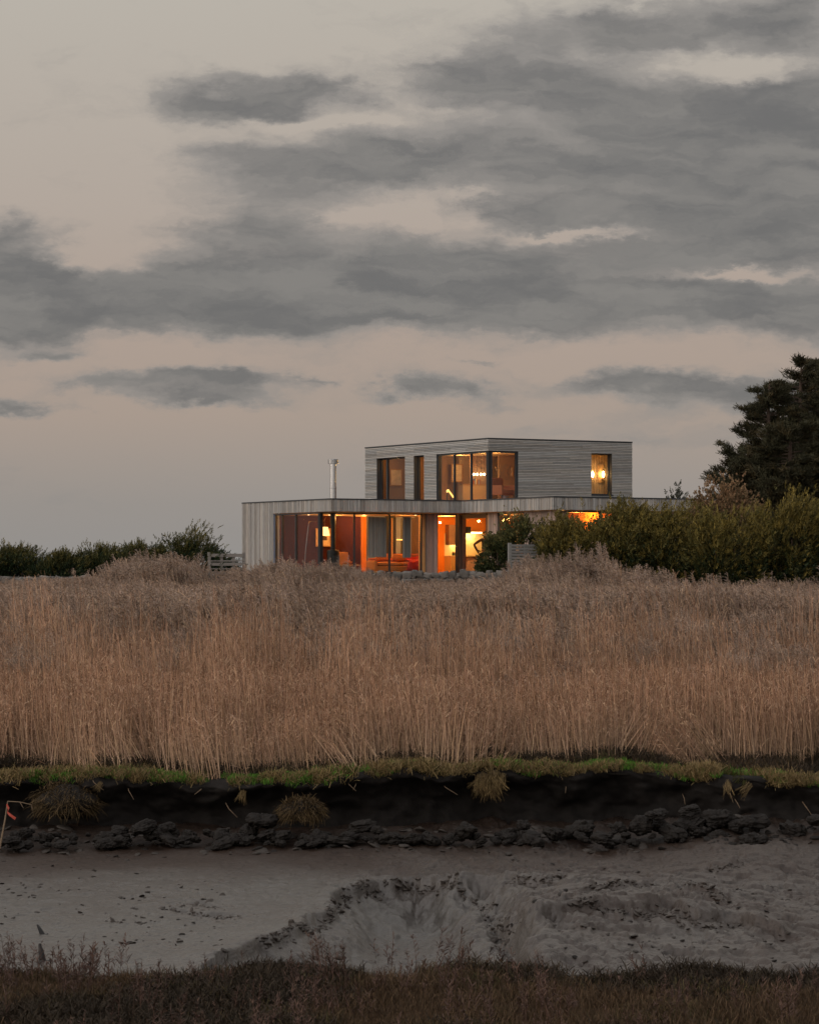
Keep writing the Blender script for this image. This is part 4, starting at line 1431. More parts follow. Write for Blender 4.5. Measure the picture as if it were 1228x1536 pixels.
# front fringe of shorter stems
X, D = jitter_pts(44.9, 57.5, 8.5, 1.5)
e0 = bank_top(X) + 1.0 + 1.1 * (fbm(X * .9, X * 0, 4, 131) - .5) * 2
keep = D > e0
X, D = X[keep], D[keep]
n = len(X)
front = (D - bank_top(X))
h = (.84 + .14 * ss(.6, 4, front) + .28 * ss(6, 11, front) * rng.random(n)) * rng.uniform(.8, 1.15, n) * (.78 + .44 * fbm(X * .7, D * .5, 4, 133))
thin = fbm(X * 1.6, D * 1.2, 3, 135)
kp = (front > 3) | (thin > .40)
X, D, h, front = X[kp], D[kp], h[kp], front[kp]; n = len(X)
brk = (front < 2.2) & (rng.random(n) < .5)
h = np.where(brk, h * rng.uniform(.35, .85, n), h)
h = np.where((front > 5) & (rng.random(n) < .14), h * rng.uniform(1.25, 1.75, n), h)
lz = lip_z(X) * (1 - ss(.4, 2.5, front))
sc3 = np.stack([np.ones(n), np.ones(n), h], -1)
o = scatter('short_reeds', SHORT, np.stack([X, D, ground_z(X, D) + lz], -1), np.stack([rng.normal(0, .05, n) + brk * rng.normal(0, .25, n), rng.normal(-.02, .07, n) + brk * rng.normal(0, .3, n), rng.uniform(-.35, .35, n)], -1), sc3, rng.integers(0, 8, n))
tag(o, 'straw coloured shorter reeds in a dense fringe above the creek bank', 'reeds', kind='stuff')

# the tall plumed reed bed
top_px = np.array([-300, 0, 130, 165, 200, 240, 300, 335, 355, 375, 405, 440, 480, 520, 560, 585, 640, 700, 750, 775, 800, 835, 880, 930, 965, 1000, 1050, 1120, 1190, 1228, 1500])
top_y = np.array([868, 868, 864, 850, 840, 834, 846, 852, 854, 853, 846, 842, 846, 851, 853, 862, 868, 867, 864, 856, 845, 832, 828, 838, 852, 862, 866, 872, 866, 860, 858])
Xs, Ds, Hs = [], [], []
for d0, d1, dens in ((49.5, 66, 4.2), (66, 80, 2.4), (80, 98, 1.7), (98, 112, 2.2)):
    X, D = jitter_pts(d0, d1, dens, 1.3)
    Xs.append(X); Ds.append(D)
X = np.concatenate(Xs); D = np.concatenate(Ds)
n = len(X)
start = 57.5 + 5.5 * (fbm(X * .35, X * 0 + 7, 3, 141) - .5) * 2 - 9 * rng.random(n) ** 2.2
keep = D > start
X, D, start = X[keep], D[keep], start[keep]; n = len(X)
gz = ground_z(X, D)
px = CX + X / D * F
hh = 2.3 + .75 * fbm(X * .33, D * .33, 3, 143) + rng.normal(0, .12, n)
ytop = np.interp(px, top_px, top_y)
lim = EYE + (HY - ytop) / F * D - gz                      # what the far rows may reach
roomy = ss(92, 104, D)
want = np.where(ytop < 858, lim * rng.uniform(.5, 1.06, n), np.minimum(lim, 2.6) * rng.uniform(.85, 1.0, n))
hh = hh * (1 - roomy) + want * roomy
hh = np.minimum(hh, (EYE - gz) * rng.uniform(.84, 1.0, n) * (1 - roomy) + 9 * roomy)
keep = hh > .5
X, D, hh, gz, start = X[keep], D[keep], hh[keep], gz[keep], start[keep]; n = len(X)
s_ = hh / 2.72 * np.interp(D, [49, 54, 60], [.52, .7, 1.0]) * np.where(D < 62, rng.uniform(.84, 1.12, n), 1)
lean = -.10 * (fbm(X * .25, D * .25, 3, 147) - .3) * 2
ms = np.clip(s_, .75, 1.2)
o = scatter('tall_reeds', TALL, np.stack([X, D, gz], -1), np.stack([rng.normal(0, .05, n), lean + rng.normal(0, .06, n), rng.uniform(-.4, .4, n)], -1), np.stack([ms, ms, s_], -1), rng.integers(0, 10, n))
tag(o, 'tall brown reed bed with soft grey plumes filling the middle distance', 'reeds', kind='stuff')


# loose, taller plumes standing out of the far reeds
n = 520
px = np.concatenate([rng.uniform(165, 304, 150), rng.uniform(374, 580, 110), rng.uniform(770, 1010, 150), rng.uniform(1000, 1300, 90), rng.uniform(-150, 160, 20)])
D = rng.uniform(101, 111, n); X = (px - CX) / F * D; gz = ground_z(X, D)
ytop = np.interp(px, [-300, 0, 150, 180, 215, 250, 320, 352, 372, 405, 440, 480, 530, 565, 600, 760, 790, 835, 880, 930, 975, 1050, 1120, 1190, 1300], [866, 865, 858, 842, 830, 830, 842, 852, 850, 838, 836, 843, 846, 852, 866, 862, 842, 824, 818, 830, 848, 856, 862, 852, 850])
hh = (EYE + (HY - ytop) / F * D - gz) * rng.uniform(.72, 1.03, n)
s_ = hh / 2.6
ms = np.clip(s_, .7, 1.1)
o = scatter('plumed_reeds', SPARSE, np.stack([X, D, gz], -1), np.stack([rng.normal(0, .07, n), rng.normal(-.04, .10, n), rng.uniform(-.5, .5, n)], -1), np.stack([ms, ms, s_], -1), rng.integers(0, 8, n))
tag(o, 'loose tall reeds with feathery grey plumes just in front of the house and hedges', 'reeds', kind='stuff')

# grass along the lip of the far bank
def mk_tuft(col0, col1, nb, h0, h1, w, rad, lean=0., sway=.35, extra=None):
    def f():
        (V, Q, C), P, h = stems_part(nb, rad, h0, h1, w, lean, col0, col1, sway)
        return join([(V, Q, C)])
    return f


TURF = clump_set('bank_grass_tuft', [mk_tuft((.055, .125, .016), (.08, .185, .022), 60, .03, .08, .008, .13)] * 4 + [mk_tuft((.14, .10, .04), (.20, .14, .065), 55, .05, .13, .008, .13, 0, .7)] * 4 + [mk_tuft((.07, .075, .022), (.11, .105, .035), 55, .04, .11, .008, .13, 0, .45)] * 3 + [mk_tuft((.11, .075, .035), (.17, .115, .05), 40, .14, .42, .008, .10, 0, .22)] * 3, GRASSM)
n = 5200
X = rng.uniform(-9.5, 9.5, n); off = rng.uniform(-.05, 1.15, n)
D = bank_top(X) + off
g = fbm(X * .55, D * .3, 3, 151)
gp = CX + X / 44.8 * F
greeny = np.interp(gp, [-200, 0, 60, 110, 150, 250, 330, 440, 520, 560, 640, 720, 800, 860, 1000, 1050, 1150, 1300], [.6, .7, .6, .2, .45, .7, 1, .95, .7, .25, .15, .4, .6, .9, .8, .35, .5, .5])
u_ = rng.random(n)
idx = np.where(u_ < greeny, rng.integers(0, 4, n), np.where(u_ < greeny * .85 + .25, rng.integers(8, 11, n), rng.integers(4, 8, n)))
idx = np.where((off < .12) & (rng.random(n) < .6), rng.integers(4, 8, n), idx)
kp = fbm(X * 1.4, D * 1.1, 3, 153) > .37
X, D, off, g, idx = X[kp], D[kp], off[kp], g[kp], idx[kp]; n = len(X)
zt2 = np.interp(off, [-.1, 0, .2, .6, 2], [-.04, .02, .04, .03, 0])
rx = np.where(off < .06, rng.uniform(.1, .8, n), rng.normal(0, .2, n))
o = scatter('bank_grass', TURF, np.stack([X, D, zt2 + .03 * (g - .5) + lip_z(X) * (1 - ss(.6, 2.5, off))], -1), np.stack([rx, rng.normal(0, .2, n), rng.uniform(-.4, .4, n)], -1), np.repeat((rng.uniform(.6, 1.2, n) * (.6 + .8 * fbm(X * 1.1 + 5, D, 3, 155)))[:, None], 3, 1), idx)
tag(o, 'strip of green and tawny grass along the lip of the dark bank', 'grass', kind='stuff')

# near saltmarsh grass
def mk_near(c0, c1, nb, h0, h1, w, sway, leaves=0):
    def f():
        (V, Q, C), P, h = stems_part(nb, .17, h0, h1, w, 0., c0, c1, sway)
        ps = [(V, Q, C)]
        if leaves: ps.append(leaf_part(P, leaves, .06, .006, c1, .2, .3, 1., 0))
        return join(ps)
    return f


def mk_stalk():
    (V, Q, C), P, h = stems_part(6, .16, .14, .36, .005, 0., (.12, .07, .05), (.10, .055, .042), .07)
    return join([(V, Q, C), leaf_part(P, 7, .055, .007, (.10, .06, .045), .1, .35, 1., 0), plume_part(P, 16, .2, .007, (.085, .05, .04), 0)])


NEARC = clump_set('saltmarsh_tuft', [mk_near((.048, .031, .018), (.10, .062, .034), 70, .03, .10, .0045, .35)] * 4 + [mk_near((.032, .028, .012), (.068, .056, .022), 70, .03, .09, .0045, .4)] * 3
                  + [mk_near((.020, .015, .010), (.034, .024, .015), 42, .03, .09, .005, .45, 5)] * 4 + [mk_stalk] * 4, GRASSM)
n = 19000
X = rng.uniform(-6.2, 6.2, n); D = rng.uniform(16.5, 23.0, n)
e = edge_near(X)
keep = D < e + .35 * rng.random(n)
X, D, e = X[keep], D[keep], e[keep]; n = len(X)
f1 = fbm(X * .9, D * .55, 4, 161)
u_ = rng.random(n)
idx = np.where(f1 + .25 * (u_ - .5) > .52, rng.integers(0, 4, n), np.where(f1 + .25 * (u_ - .5) > .43, rng.integers(4, 7, n), rng.integers(7, 11, n)))
dark = (fbm(X * .7 + 4, D * .7, 3, 163) > .60) | ((D > e - .7) & (X > .8) & (rng.random(n) < .7))
idx = np.where(dark & (rng.random(n) < .7), rng.integers(7, 11, n), idx)
stp = rng.random(n) < (.012 + .13 * ss(-.9, -3.2, X) * ss(1.2, .2, e - D) * .5)
idx = np.where(stp, rng.integers(11, 15, n), idx)
hs = rng.uniform(.65, 1.35, n) * (.75 + .5 * fbm(X * 1.5, D * 1.5, 2, 165))
hs = np.where(stp, rng.uniform(.7, 1.25, n) * (1 + .35 * ss(-2.2, -4, X)), hs)
o = scatter('saltmarsh_grass', NEARC, np.stack([X, D, near_z(X, D) - .01], -1), np.stack([rng.normal(0, .14, n), rng.normal(0, .14, n), rng.uniform(0, 6.28, n)], -1), np.repeat(hs[:, None], 3, 1), idx)
tag(o, 'short tawny and dark saltmarsh grass along the near bank', 'grass', kind='stuff')

# dark dead undergrowth, added to put shaded-looking gaps among the reed feet
n = 3800
X = rng.uniform(-9, 9, n); off = rng.uniform(.7, 3.0, n); D = bank_top(X) + off
kp = fbm(X * 1.1, D * .8, 3, 157) + .2 * rng.random(n) > .56
X, D, off = X[kp], D[kp], off[kp]; n = len(X)
o = scatter('undergrowth', NEARC, np.stack([X, D, ground_z(X, D) + lip_z(X) * (1 - ss(.6, 2.5, off))], -1), np.stack([rng.normal(0, .2, n), rng.normal(0, .2, n), rng.uniform(0, 6.28, n)], -1), np.stack([np.full(n, 1.6), np.full(n, 1.6), rng.uniform(1.0, 2.8, n)], -1), np.where(rng.random(n) < .5, rng.integers(0, 7, n), rng.integers(7, 11, n)))
tag(o, 'dark dead undergrowth added to shade the gaps between the feet of the reeds', 'undergrowth', kind='stuff')

# grass hanging over the face of the bank, and roots
n = 34
X = np.concatenate([rng.normal(gx(735, 44.6), .13, 26), rng.normal(gx(300, 44.6), .5, 2), rng.normal(gx(1090, 44.6), .3, 3), rng.uniform(-8, 8, 3)]); k_ = rng.random(n)
D = bank_top(X) + .06 - .1 * k_
w_ = np.exp(-((CX + X / 44.6 * F - 735) / 22) ** 2) + np.exp(-((CX + X / 44.6 * F - 300) / 60) ** 2) * .3
sl = .35 + .55 * np.minimum(w_, 1) * rng.random(n) + .35 * rng.random(n)
o = scatter('hanging_grass', TURF, np.stack([X, D - .05, lip_z(X) - .03 - .05 * k_ - .12 * w_ * rng.random(n)], -1), np.stack([rng.uniform(2.0, 2.9, n), rng.normal(0, .25, n), rng.uniform(-.3, .3, n)], -1), np.repeat(sl[:, None], 3, 1), rng.integers(11, 14, n))
tag(o, 'dead tawny grass hanging over the face of the dark bank', 'grass', kind='stuff')

# ------------------------------------------------------------------ clods, tussocks and bits of wood in the creek


def lump_mesh(name, seed, mt, rough=.35, sub=3, flat=.7):
    import bmesh
    bm = bmesh.new()
    bmesh.ops.create_icosphere(bm, subdivisions=sub, radius=1)
    V = np.array([v.co[:] for v in bm.verts])
    s = seed * 7.7
    x, y, z = V.T
    tri = lambda f, o, sd, fn: (fn(x * f + s, y * f + 1.3 * s, o, sd) + fn(y * f + 4 + s, z * f, o, sd + 1) + fn(z * f + s, x * f + 9, o, sd + 2)) / 3
    k = 1 + rough * 3 * (tri(1.3, 3, seed, fbm) - .5) + rough * .7 * (tri(3.2, 3, seed + 5, ridged) - .55) + rough * .45 * (tri(8., 3, seed + 9, ridged) - .55)
    V = V * k[:, None]; V[:, 2] *= flat
    Q = np.array([[v.index for v in f.verts] for f in bm.faces])
    bm.free()
    return np_mesh(name, V, Q, mt, smooth=True)


CLOD = mat('peat_clod', (.0135, .0108, .0092), .7, .5, 4, spec=.22, bump=.6)
MUDCL = mat('mud_clod', (.035, .028, .023), .6, .4, 4, spec=.35, bump=.4)
lumps = [lump_mesh('peat_clod', 3 + i, CLOD, .75, 5) for i in range(6)]
mlumps = [lump_mesh('mud_clod', 23 + i, MUDCL, .4, 4) for i in range(4)]
CL = []
random.seed(5)
# (column, row, half width in pixels)
for (px, py, r) in ((392, 1232, 27), (372, 1246, 20), (335, 1250, 16), (250, 1244, 22), (215, 1240, 24), (180, 1246, 16), (285, 1252, 14), (540, 1240, 22), (525, 1254, 14), (565, 1246, 12), (700, 1246, 20), (765, 1250, 18), (785, 1238, 16),
                    (870, 1246, 34), (840, 1254, 18), (905, 1258, 22), (960, 1240, 26), (985, 1222, 22), (1010, 1248, 26), (1050, 1256, 20), (1075, 1228, 28), (1130, 1232, 26), (1130, 1262, 30), (1090, 1270, 24), (1170, 1270, 28), (1210, 1276, 20), (1190, 1244, 24),
                    (40, 1248, 16), (20, 1262, 18), (1035, 1216, 18), (640, 1252, 12), (470, 1266, 10), (1225, 1230, 20)):
    D = 43.4 + random.uniform(-.25, .35) if py < 1258 else 42.9
    z = EYE - (py - HY) / F * D
    o = obj('peat_clod', random.choice(lumps), None, (gx(px, D), D, z))
    s = r / F * D * .78
    o.scale = (s * random.uniform(.9, 1.25), s * .8, s * random.uniform(.6, .95))
    o.rotation_euler = (random.uniform(-.2, .2), random.uniform(-.2, .2), random.uniform(0, 6.28))
    tag(o, 'dark wet clod of peat slumped at the foot of the far bank', 'clod', 'peat clods along the foot of the far bank')
rs_ = random.Random(9)
for i in range(190):
    px = rs_.uniform(-20, 1250)
    lo = np.interp(px, [0, 200, 600, 800, 950, 1228], [1250, 1246, 1252, 1248, 1232, 1236]); hi = np.interp(px, [0, 200, 600, 850, 1228], [1268, 1266, 1262, 1262, 1284])
    py = rs_.uniform(lo, hi); r = rs_.choice((4, 5, 6, 7, 8, 10, 13))
    D = float(np.interp(py, [1210, 1258, 1290], [44.0, 43.2, 42.3]))
    o = obj('peat_clod', rs_.choice(lumps), None, (gx(px, D), D, EYE - (py - HY) / F * D - .02))
    k_ = r / F * D
    o.scale = (k_ * rs_.uniform(.8, 1.4), k_, k_ * rs_.uniform(.7, 1.1)); o.rotation_euler = (rs_.uniform(-.4, .4), rs_.uniform(-.4, .4), rs_.uniform(0, 6.28))
    tag(o, 'dark wet clod of peat slumped at the foot of the far bank', 'clod', 'peat clods along the foot of the far bank')
for (px, py, r) in ((278 / 2 + 0, 1241, 20), (465, 1440, 14), (510, 1437, 8), (476, 1426, 12), (135, 1262, 14), (110, 1270, 18)):
    D = (EYE + (1.0 if py < 1300 else 1.32)) * F / (py - HY)
    z = EYE - (py - HY) / F * D
    o = obj('mud_clod', random.choice(mlumps), None, (gx(px, D), D, z))
    s = r / F * D
    o.scale = (s, s * .8, s * .6); o.rotation_euler = (0, 0, random.uniform(0, 6.28))
    tag(o, 'rounded brown lump of mud lying on the creek bed', 'clod', 'mud lumps on the creek bed')
# small crumbs of mud
n = 2600
CR = clump_set('mud_crumb', [], MUDCL)
for k in range(4):
    CR.objects.link(bpy.data.objects.new('mud_crumb_%d' % k, lump_mesh('mud_crumb', 40 + k, MUDCL if k else CLOD, .5, 2)))
X = rng.uniform(-7, 7, n); D = rng.uniform(30, 44.3, n)
keep = ((fbm(X * .7, D * .35, 3, 171) > .56) & (rng.random(n) < .6)) | (D > 42.6)
X, D = X[keep], D[keep]; n = len(X)
sz = rng.uniform(.008, .03, n) * (1 + 3.2 * ss(42.3, 43.3, D) * rng.random(n))
o = scatter('mud_crumbs', CR, np.stack([X, D, mud_z(X, D)], -1), np.stack([rng.normal(0, .3, n), rng.normal(0, .3, n), rng.uniform(0, 6, n)], -1), np.stack([sz * 1.3, sz * 1.3, sz * .6], -1), rng.integers(0, 4, n))
tag(o, 'small crumbs of dark mud strewn over the creek bed', 'mud', kind='stuff')

# broken crust along the rim of the gully and the ledges of the mound
cx_, cd_ = [], []
for pts, k_, sp in (([(392, 1407), (430, 1397), (462, 1381), (490, 1365), (502, 1347), (520, 1332), (560, 1321), (620, 1316), (676, 1322), (715, 1331)], 620, .05), ([(722, 1332), (742, 1356), (754, 1382), (768, 1410)], 300, .11),
                    ([(850, 1390), (900, 1386), (960, 1386), (985, 1378), (1040, 1390), (1110, 1388)], 480, .10), ([(870, 1370), (905, 1354), (945, 1348), (990, 1346)], 260, .09), ([(1056, 1314), (1090, 1311), (1135, 1305)], 130, .09),
                    ([(760, 1330), (800, 1336), (850, 1332)], 130, .09), ([(1020, 1354), (1060, 1362), (1090, 1368)], 130, .09), ([(240, 1354), (300, 1362), (360, 1366)], 90, .07), ([(270, 1347), (330, 1356)], 50, .06), ([(160, 1378), (182, 1379)], 16, .06), ([(208, 1377), (216, 1379)], 10, .05), ([(300, 1345), (345, 1372)], 25, .2)):
    g_ = np.array([to_ground(*p_) for p_ in pts]); t_ = rng.uniform(0, len(g_) - 1, k_)
    cx_.append(np.interp(t_, np.arange(len(g_)), g_[:, 0]) + rng.normal(0, sp * .6, k_)); cd_.append(np.interp(t_, np.arange(len(g_)), g_[:, 1]) - np.abs(rng.normal(0, sp * 1.6, k_)) + .05)
X = np.concatenate(cx_); D = np.concatenate(cd_); n = len(X)
CRM = mat('mud_crust', (.055, .044, .037), .38, .5, 6, spec=.35, bump=.5)
CS = clump_set('mud_crust', [], CRM)
for k_ in range(5):
    CS.objects.link(bpy.data.objects.new('mud_crust_%d' % k_, lump_mesh('mud_crust', 60 + k_, CRM, .6, 3)))
sz = rng.uniform(.008, .03, n) * (.5 + rng.random(n) ** 2)
o = scatter('mud_crust', CS, np.stack([X, D, mud_z(X, D) - sz * .3], -1), np.stack([rng.normal(0, .35, n), rng.normal(0, .35, n), rng.uniform(0, 6, n)], -1), np.stack([sz * 1.5, sz * 1.1, sz * .7], -1), rng.integers(0, 5, n))
tag(o, 'broken crust of wet mud along the rim of the gully and the ledges', 'mud', kind='stuff')

# slumped grass tussocks
TUFTM = mat('tussock_grass', (1, 1, 1), .8, .15, 3, attr=True, spec=.15)


def tussock(label, px, py, D, r, hgt):
    t = empty('grass_tussock', (gx(px, D), D, EYE - (py - HY) / F * D))
    tag(t, label, 'tussock', 'slumped grass tussocks')
    o = obj('peat_core', lump_mesh('peat_core', int(px), CLOD, .3, 4, 1.0), t, (0, 0, hgt * .45)); o.scale = (r * .78, r * .6, hgt * .42)
    n = 2600
    th = rng.uniform(0, 6.283, n); ph = np.arccos(rng.uniform(-.55, 1, n))
    d = np.stack([np.sin(ph) * np.cos(th), np.sin(ph) * np.sin(th), np.cos(ph)], -1)
    kq = .72 + .62 * (fbm(d[:, 0] * 2.3 + px, d[:, 1] * 2.3 + d[:, 2] * 2, 4, int(px)))
    B = d * kq[:, None] * np.array([r * .85, r * .7, hgt * .5]) * rng.uniform(.75, 1.05, n)[:, None] + np.array([0, 0, hgt * .42])
    L = rng.uniform(.04, .17, n) * (.6 + .8 * rng.random(n) ** 2)
    swirl = fbm(B[:, 0] * 5 + 3, B[:, 2] * 5, 2, 7)[:, None] - .5
    out = d * .7 + np.concatenate([swirl * 4, swirl * 0 - .25, swirl * 1.5 + .1], 1) + rng.normal(0, .5, (n, 3)); out /= np.linalg.norm(out, axis=1, keepdims=True)
    s = np.array([0, .4, .75, 1.])
    P = B[:, None] + out[:, None] * (L[:, None] * s)[..., None]; P[..., 2] -= (L[:, None] * s ** 2) * .45
    V, Q = ribbons(P, np.repeat(np.array([[1, .9, .6, .15]]) * .011, n, 0), rng.uniform(-.9, .9, n))
    obj('grass', np_mesh('grass', V, Q, TUFTM, vary((.075, .05, .024), n, 8, .6)), t)


tussock('round grassy tussock fallen on the mud below the middle of the bank', 452, 1232, 43.7, .33, .38)
tussock('broad grassy tussock slumped against the left part of the dark bank', 100, 1226, 44.5, .55, .55)

STK = mat('bare_stick', (.2, .14, .09), .8, .2)
# marker stick with ribbon
t = empty('marker_stick', (gx(2, 42.2), 42.2, EYE - (1268 - HY) / F * 42.2))
tag(t, 'thin bare stick with a red ribbon standing in the mud at the left edge', 'stick')
k = 42.2 / F
m = MB(); m.tube([(-.02, 0, -.05), (.06, 0, .38), (10 * k, 0, 66 * k)], [.014, .012, .008], 7); m.build('stick', STK, t)
m = MB(); m.tube([(10 * k, 0, 66 * k), (28 * k, 0, 65 * k), (45 * k, .02, 61 * k), (46 * k, .02, 55 * k)], [.007, .006, .005, .003], 6); m.tube([(28 * k, 0, 65 * k), (34 * k, -.02, 56 * k)], [.005, .003], 5); m.build('twig', STK, t)
V = []; Q = []
pth = [(9, 62), (12, 55), (10, 50), (14, 46), (22, 40)]
for i, (a, b) in enumerate(pth):
    w = (2.2, 3, 2.2, 3, 3.6)[i] * k * .5
    V += [(a * k - w * .7, -.02 - .01 * (i % 2), b * k - w), (a * k + w * .7, -.03, b * k + w)]
for i in range(len(pth) - 1):
    Q.append((2 * i, 2 * i + 1, 2 * i + 3, 2 * i + 2))
rb = obj('ribbon', np_mesh('ribbon', V, Q, mat('red_ribbon', (.42, .07, .045), .6, .1, emit=None)), t)
md = rb.modifiers.new('thick', 'SOLIDIFY'); md.thickness = .003

# pale roots and dead stems trailing out of the bank face
m = MB()
rs_ = random.Random(4)
for i in range(14):
    x = rs_.uniform(-7, 7) if i > 0 else gx(535, 44.5)
    y = float(bank_top(np.array([x]))[0]) + .05; z = float(lip_z(np.array([x]))[0]) - rs_.uniform(.0, .35)
    L = rs_.uniform(.1, .28); dx = rs_.uniform(-.25, .25)
    m.tube([(x, y + .1, z), (x + dx * .3, y - .1, z - L * .35), (x + dx, y - .12, z - L)], [.007, .006, .003], 4, cap=False)
tag(m.build('roots', STK), 'thin pale roots and dead stems trailing from the dark bank face', 'roots', kind='stuff')

# dark stumps of wood in the mud
def wood(label, px, py, h, w, lean, D=None):
    x, D = to_ground(px, py, -1.05)
    k = D / F
    t = empty('wood_stump', (x, D, -1.08)); tag(t, label, 'driftwood')
    m = MB()
    m.tube([(0, 0, -.1), (0, 0, .02), (lean * .5, 0, h * k * .6), (lean, 0, h * k)], [w * k * 1.2, w * k, w * k * .7, w * k * .3], 9)
    m.tube([(w * k * .3, 0, 0), (w * k * 1.8, -.02, h * k * .12), (w * k * 2.2, -.03, h * k * .25)], [w * k * .7, w * k * .45, w * k * .12], 7)
    return m.build('wood', BLACK, t)


wood('black pointed stump of wood sticking out of the mud at lower left', 64, 1441, 30, 6, -.03)
wood('small black hooked snag of wood in the mud above the pointed stump', 64, 1400, 17, 4, -.06)

# ------------------------------------------------------------------ field wall of rough stones
STONE = mat('field_stone', (.15, .14, .132), .9, .3, 5, attr=True, bump=.4)


def ico(sub=2):
    import bmesh
    bm = bmesh.new(); bmesh.ops.create_cube(bm, size=2); bmesh.ops.subdivide_edges(bm, edges=bm.edges[:], cuts=3, use_grid_fill=True)
    V = np.array([v.co[:] for v in bm.verts]); Q = np.array([[v.index for v in f.verts] for f in bm.faces]); bm.free()
    L = np.linalg.norm(V, axis=1, keepdims=True)
    return V * .78 + V / L * .3, Q


SV, SQ = ico()
parts = []
pa = np.array([gx(-60, 112.5), 112.5]); pb = np.array([gx(790, 110.5), 110.5])
Lw = np.linalg.norm(pb - pa); dw_ = (pb - pa) / Lw
for row in range(5):
    s = 0.
    while s < Lw:
        l = random.uniform(.22, .5) if row < 4 else random.uniform(.14, .4)
        c = pa + dw_ * (s + l / 2)
        ytop_ = np.interp(CX + c[0] / c[1] * F, [-60, 0, 150, 580, 790], [866.5, 866, 865, 858.5, 857.5])
        zt3 = EYE + (HY - ytop_) / F * c[1]
        hgt = .2 if row < 4 else random.uniform(.16, .30)
        z = zt3 - .24 - (4 - row) * .2 + (hgt / 2 if row == 4 else .1)
        sc_ = np.array([l * .52, .2, hgt * .53])
        V = SV * sc_ * rng.uniform(.9, 1.1, 3) + rng.normal(0, .022, SV.shape)
        a = math.atan2(dw_[1], dw_[0]) + random.uniform(-.06, .06); b2 = random.uniform(-.12, .12) if row < 4 else random.uniform(-.35, .35)
        V = np.stack([V[:, 0] * math.cos(b2) - V[:, 2] * math.sin(b2), V[:, 1], V[:, 0] * math.sin(b2) + V[:, 2] * math.cos(b2)], -1)
        V = np.stack([V[:, 0] * math.cos(a) - V[:, 1] * math.sin(a), V[:, 0] * math.sin(a) + V[:, 1] * math.cos(a), V[:, 2]], -1)
        parts.append((V + np.array([c[0], c[1], z]), SQ, np.repeat((np.array([[1, .97, .93]]) * random.uniform(.6, 1.25)), len(SV), 0)))
        s += l
V, Q, C = join(parts)
w_ = obj('stone_wall', np_mesh('stone_wall', V, Q, STONE, C, True))
tag(w_, 'low dry stone wall half hidden by reeds in front of the house', 'wall')

# ------------------------------------------------------------------ hedges, shrubs, trees
LEAF = mat('evergreen_leaf', (1, 1, 1), .7, .15, 2, attr=True, spec=.25)


def spray_cloud(n, place_fn, L, w, per, cols, up=.5, wind=0.0, fan=.5):
    """feathery sprays: each a short curved axis with side leaflets"""
    B, out, ci = place_fn(n)
    az_ = rng.normal(0, .35, (n, 3))
    ax = out * 1.0 + np.array([wind, 0, up]) + az_
    ax /= np.linalg.norm(ax, axis=1, keepdims=True)
    sd = np.cross(ax, rng.normal(0, 1, (n, 3))); sd /= np.linalg.norm(sd, axis=1, keepdims=True)
    LL = L * rng.uniform(.6, 1.35, n)
    tri = []
    Vs = []; Cs = []
    col = cols(ci, n)
    for k in range(per):
        s = (k + .3) / per
        sg = -1 if k % 2 else 1
        p0 = B + ax * (LL * s * .85)[:, None]
        dirv = ax * (1 - fan * .55) + sd * (sg * fan * (1.1 - .6 * s)) + rng.normal(0, .12, (n, 3))
        ll = (LL * (.52 - .25 * s))[:, None]
        tip = p0 + dirv * ll
        nrm = np.cross(dirv, rng.normal(0, 1, (n, 3))); nrm /= np.linalg.norm(nrm, axis=1, keepdims=True)
        mid = p0 + dirv * ll * .45
        Vs.append(np.stack([p0, mid + nrm * w, tip, mid - nrm * w], 1))
        Cs.append(np.repeat((col * rng.uniform(.85, 1.15, (n, 1)))[:, None], 4, 1))
    V = np.concatenate(Vs).reshape(-1, 3); C = np.concatenate(Cs).reshape(-1, 3)
    Q = np.arange(len(V)).reshape(-1, 4)
    return V, Q, C


def bush_shape(rx, ry, h, seed, bumps=.28):
    """points on and inside an uneven rounded bush"""
    def fn(n):
        th = rng.uniform(0, 6.283, n); u = rng.uniform(-.35, 1, n)
        c = np.sqrt(np.clip(1 - u ** 2, 0, 1))
        d = np.stack([c * np.cos(th), c * np.sin(th), u], -1)
        k = 1 + bumps * 2 * (fbm(d[:, 0] * 1.8 + seed * 3.1 + 2 * d[:, 2], d[:, 1] * 1.8 + 2.2 * d[:, 2], 3, seed) - .5)
        depth = 1 - .5 * rng.random(n) ** 2.2
        m_ = max(30, n // 48); pick = rng.integers(0, m_, n)
        d = d[pick] + rng.normal(0, .11, (n, 3)); k = k[pick] * (1 + .04 * rng.normal(0, 1, m_)[pick]); depth = np.clip(depth[pick] + rng.normal(0, .05, n), .3, 1.05)
        P = d * (k * depth)[:, None] * np.array([rx, ry, h * .62]) + np.array([0, 0, h * .38])
        return P, d, np.clip(P[:, 2] / h, 0, 1.2)
    return fn


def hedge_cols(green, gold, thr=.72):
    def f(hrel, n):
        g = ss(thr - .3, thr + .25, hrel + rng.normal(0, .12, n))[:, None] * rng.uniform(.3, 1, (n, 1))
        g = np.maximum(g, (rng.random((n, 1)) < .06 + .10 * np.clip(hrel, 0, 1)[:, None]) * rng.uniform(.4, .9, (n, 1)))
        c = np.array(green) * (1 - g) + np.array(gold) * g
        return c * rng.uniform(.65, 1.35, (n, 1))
    return f


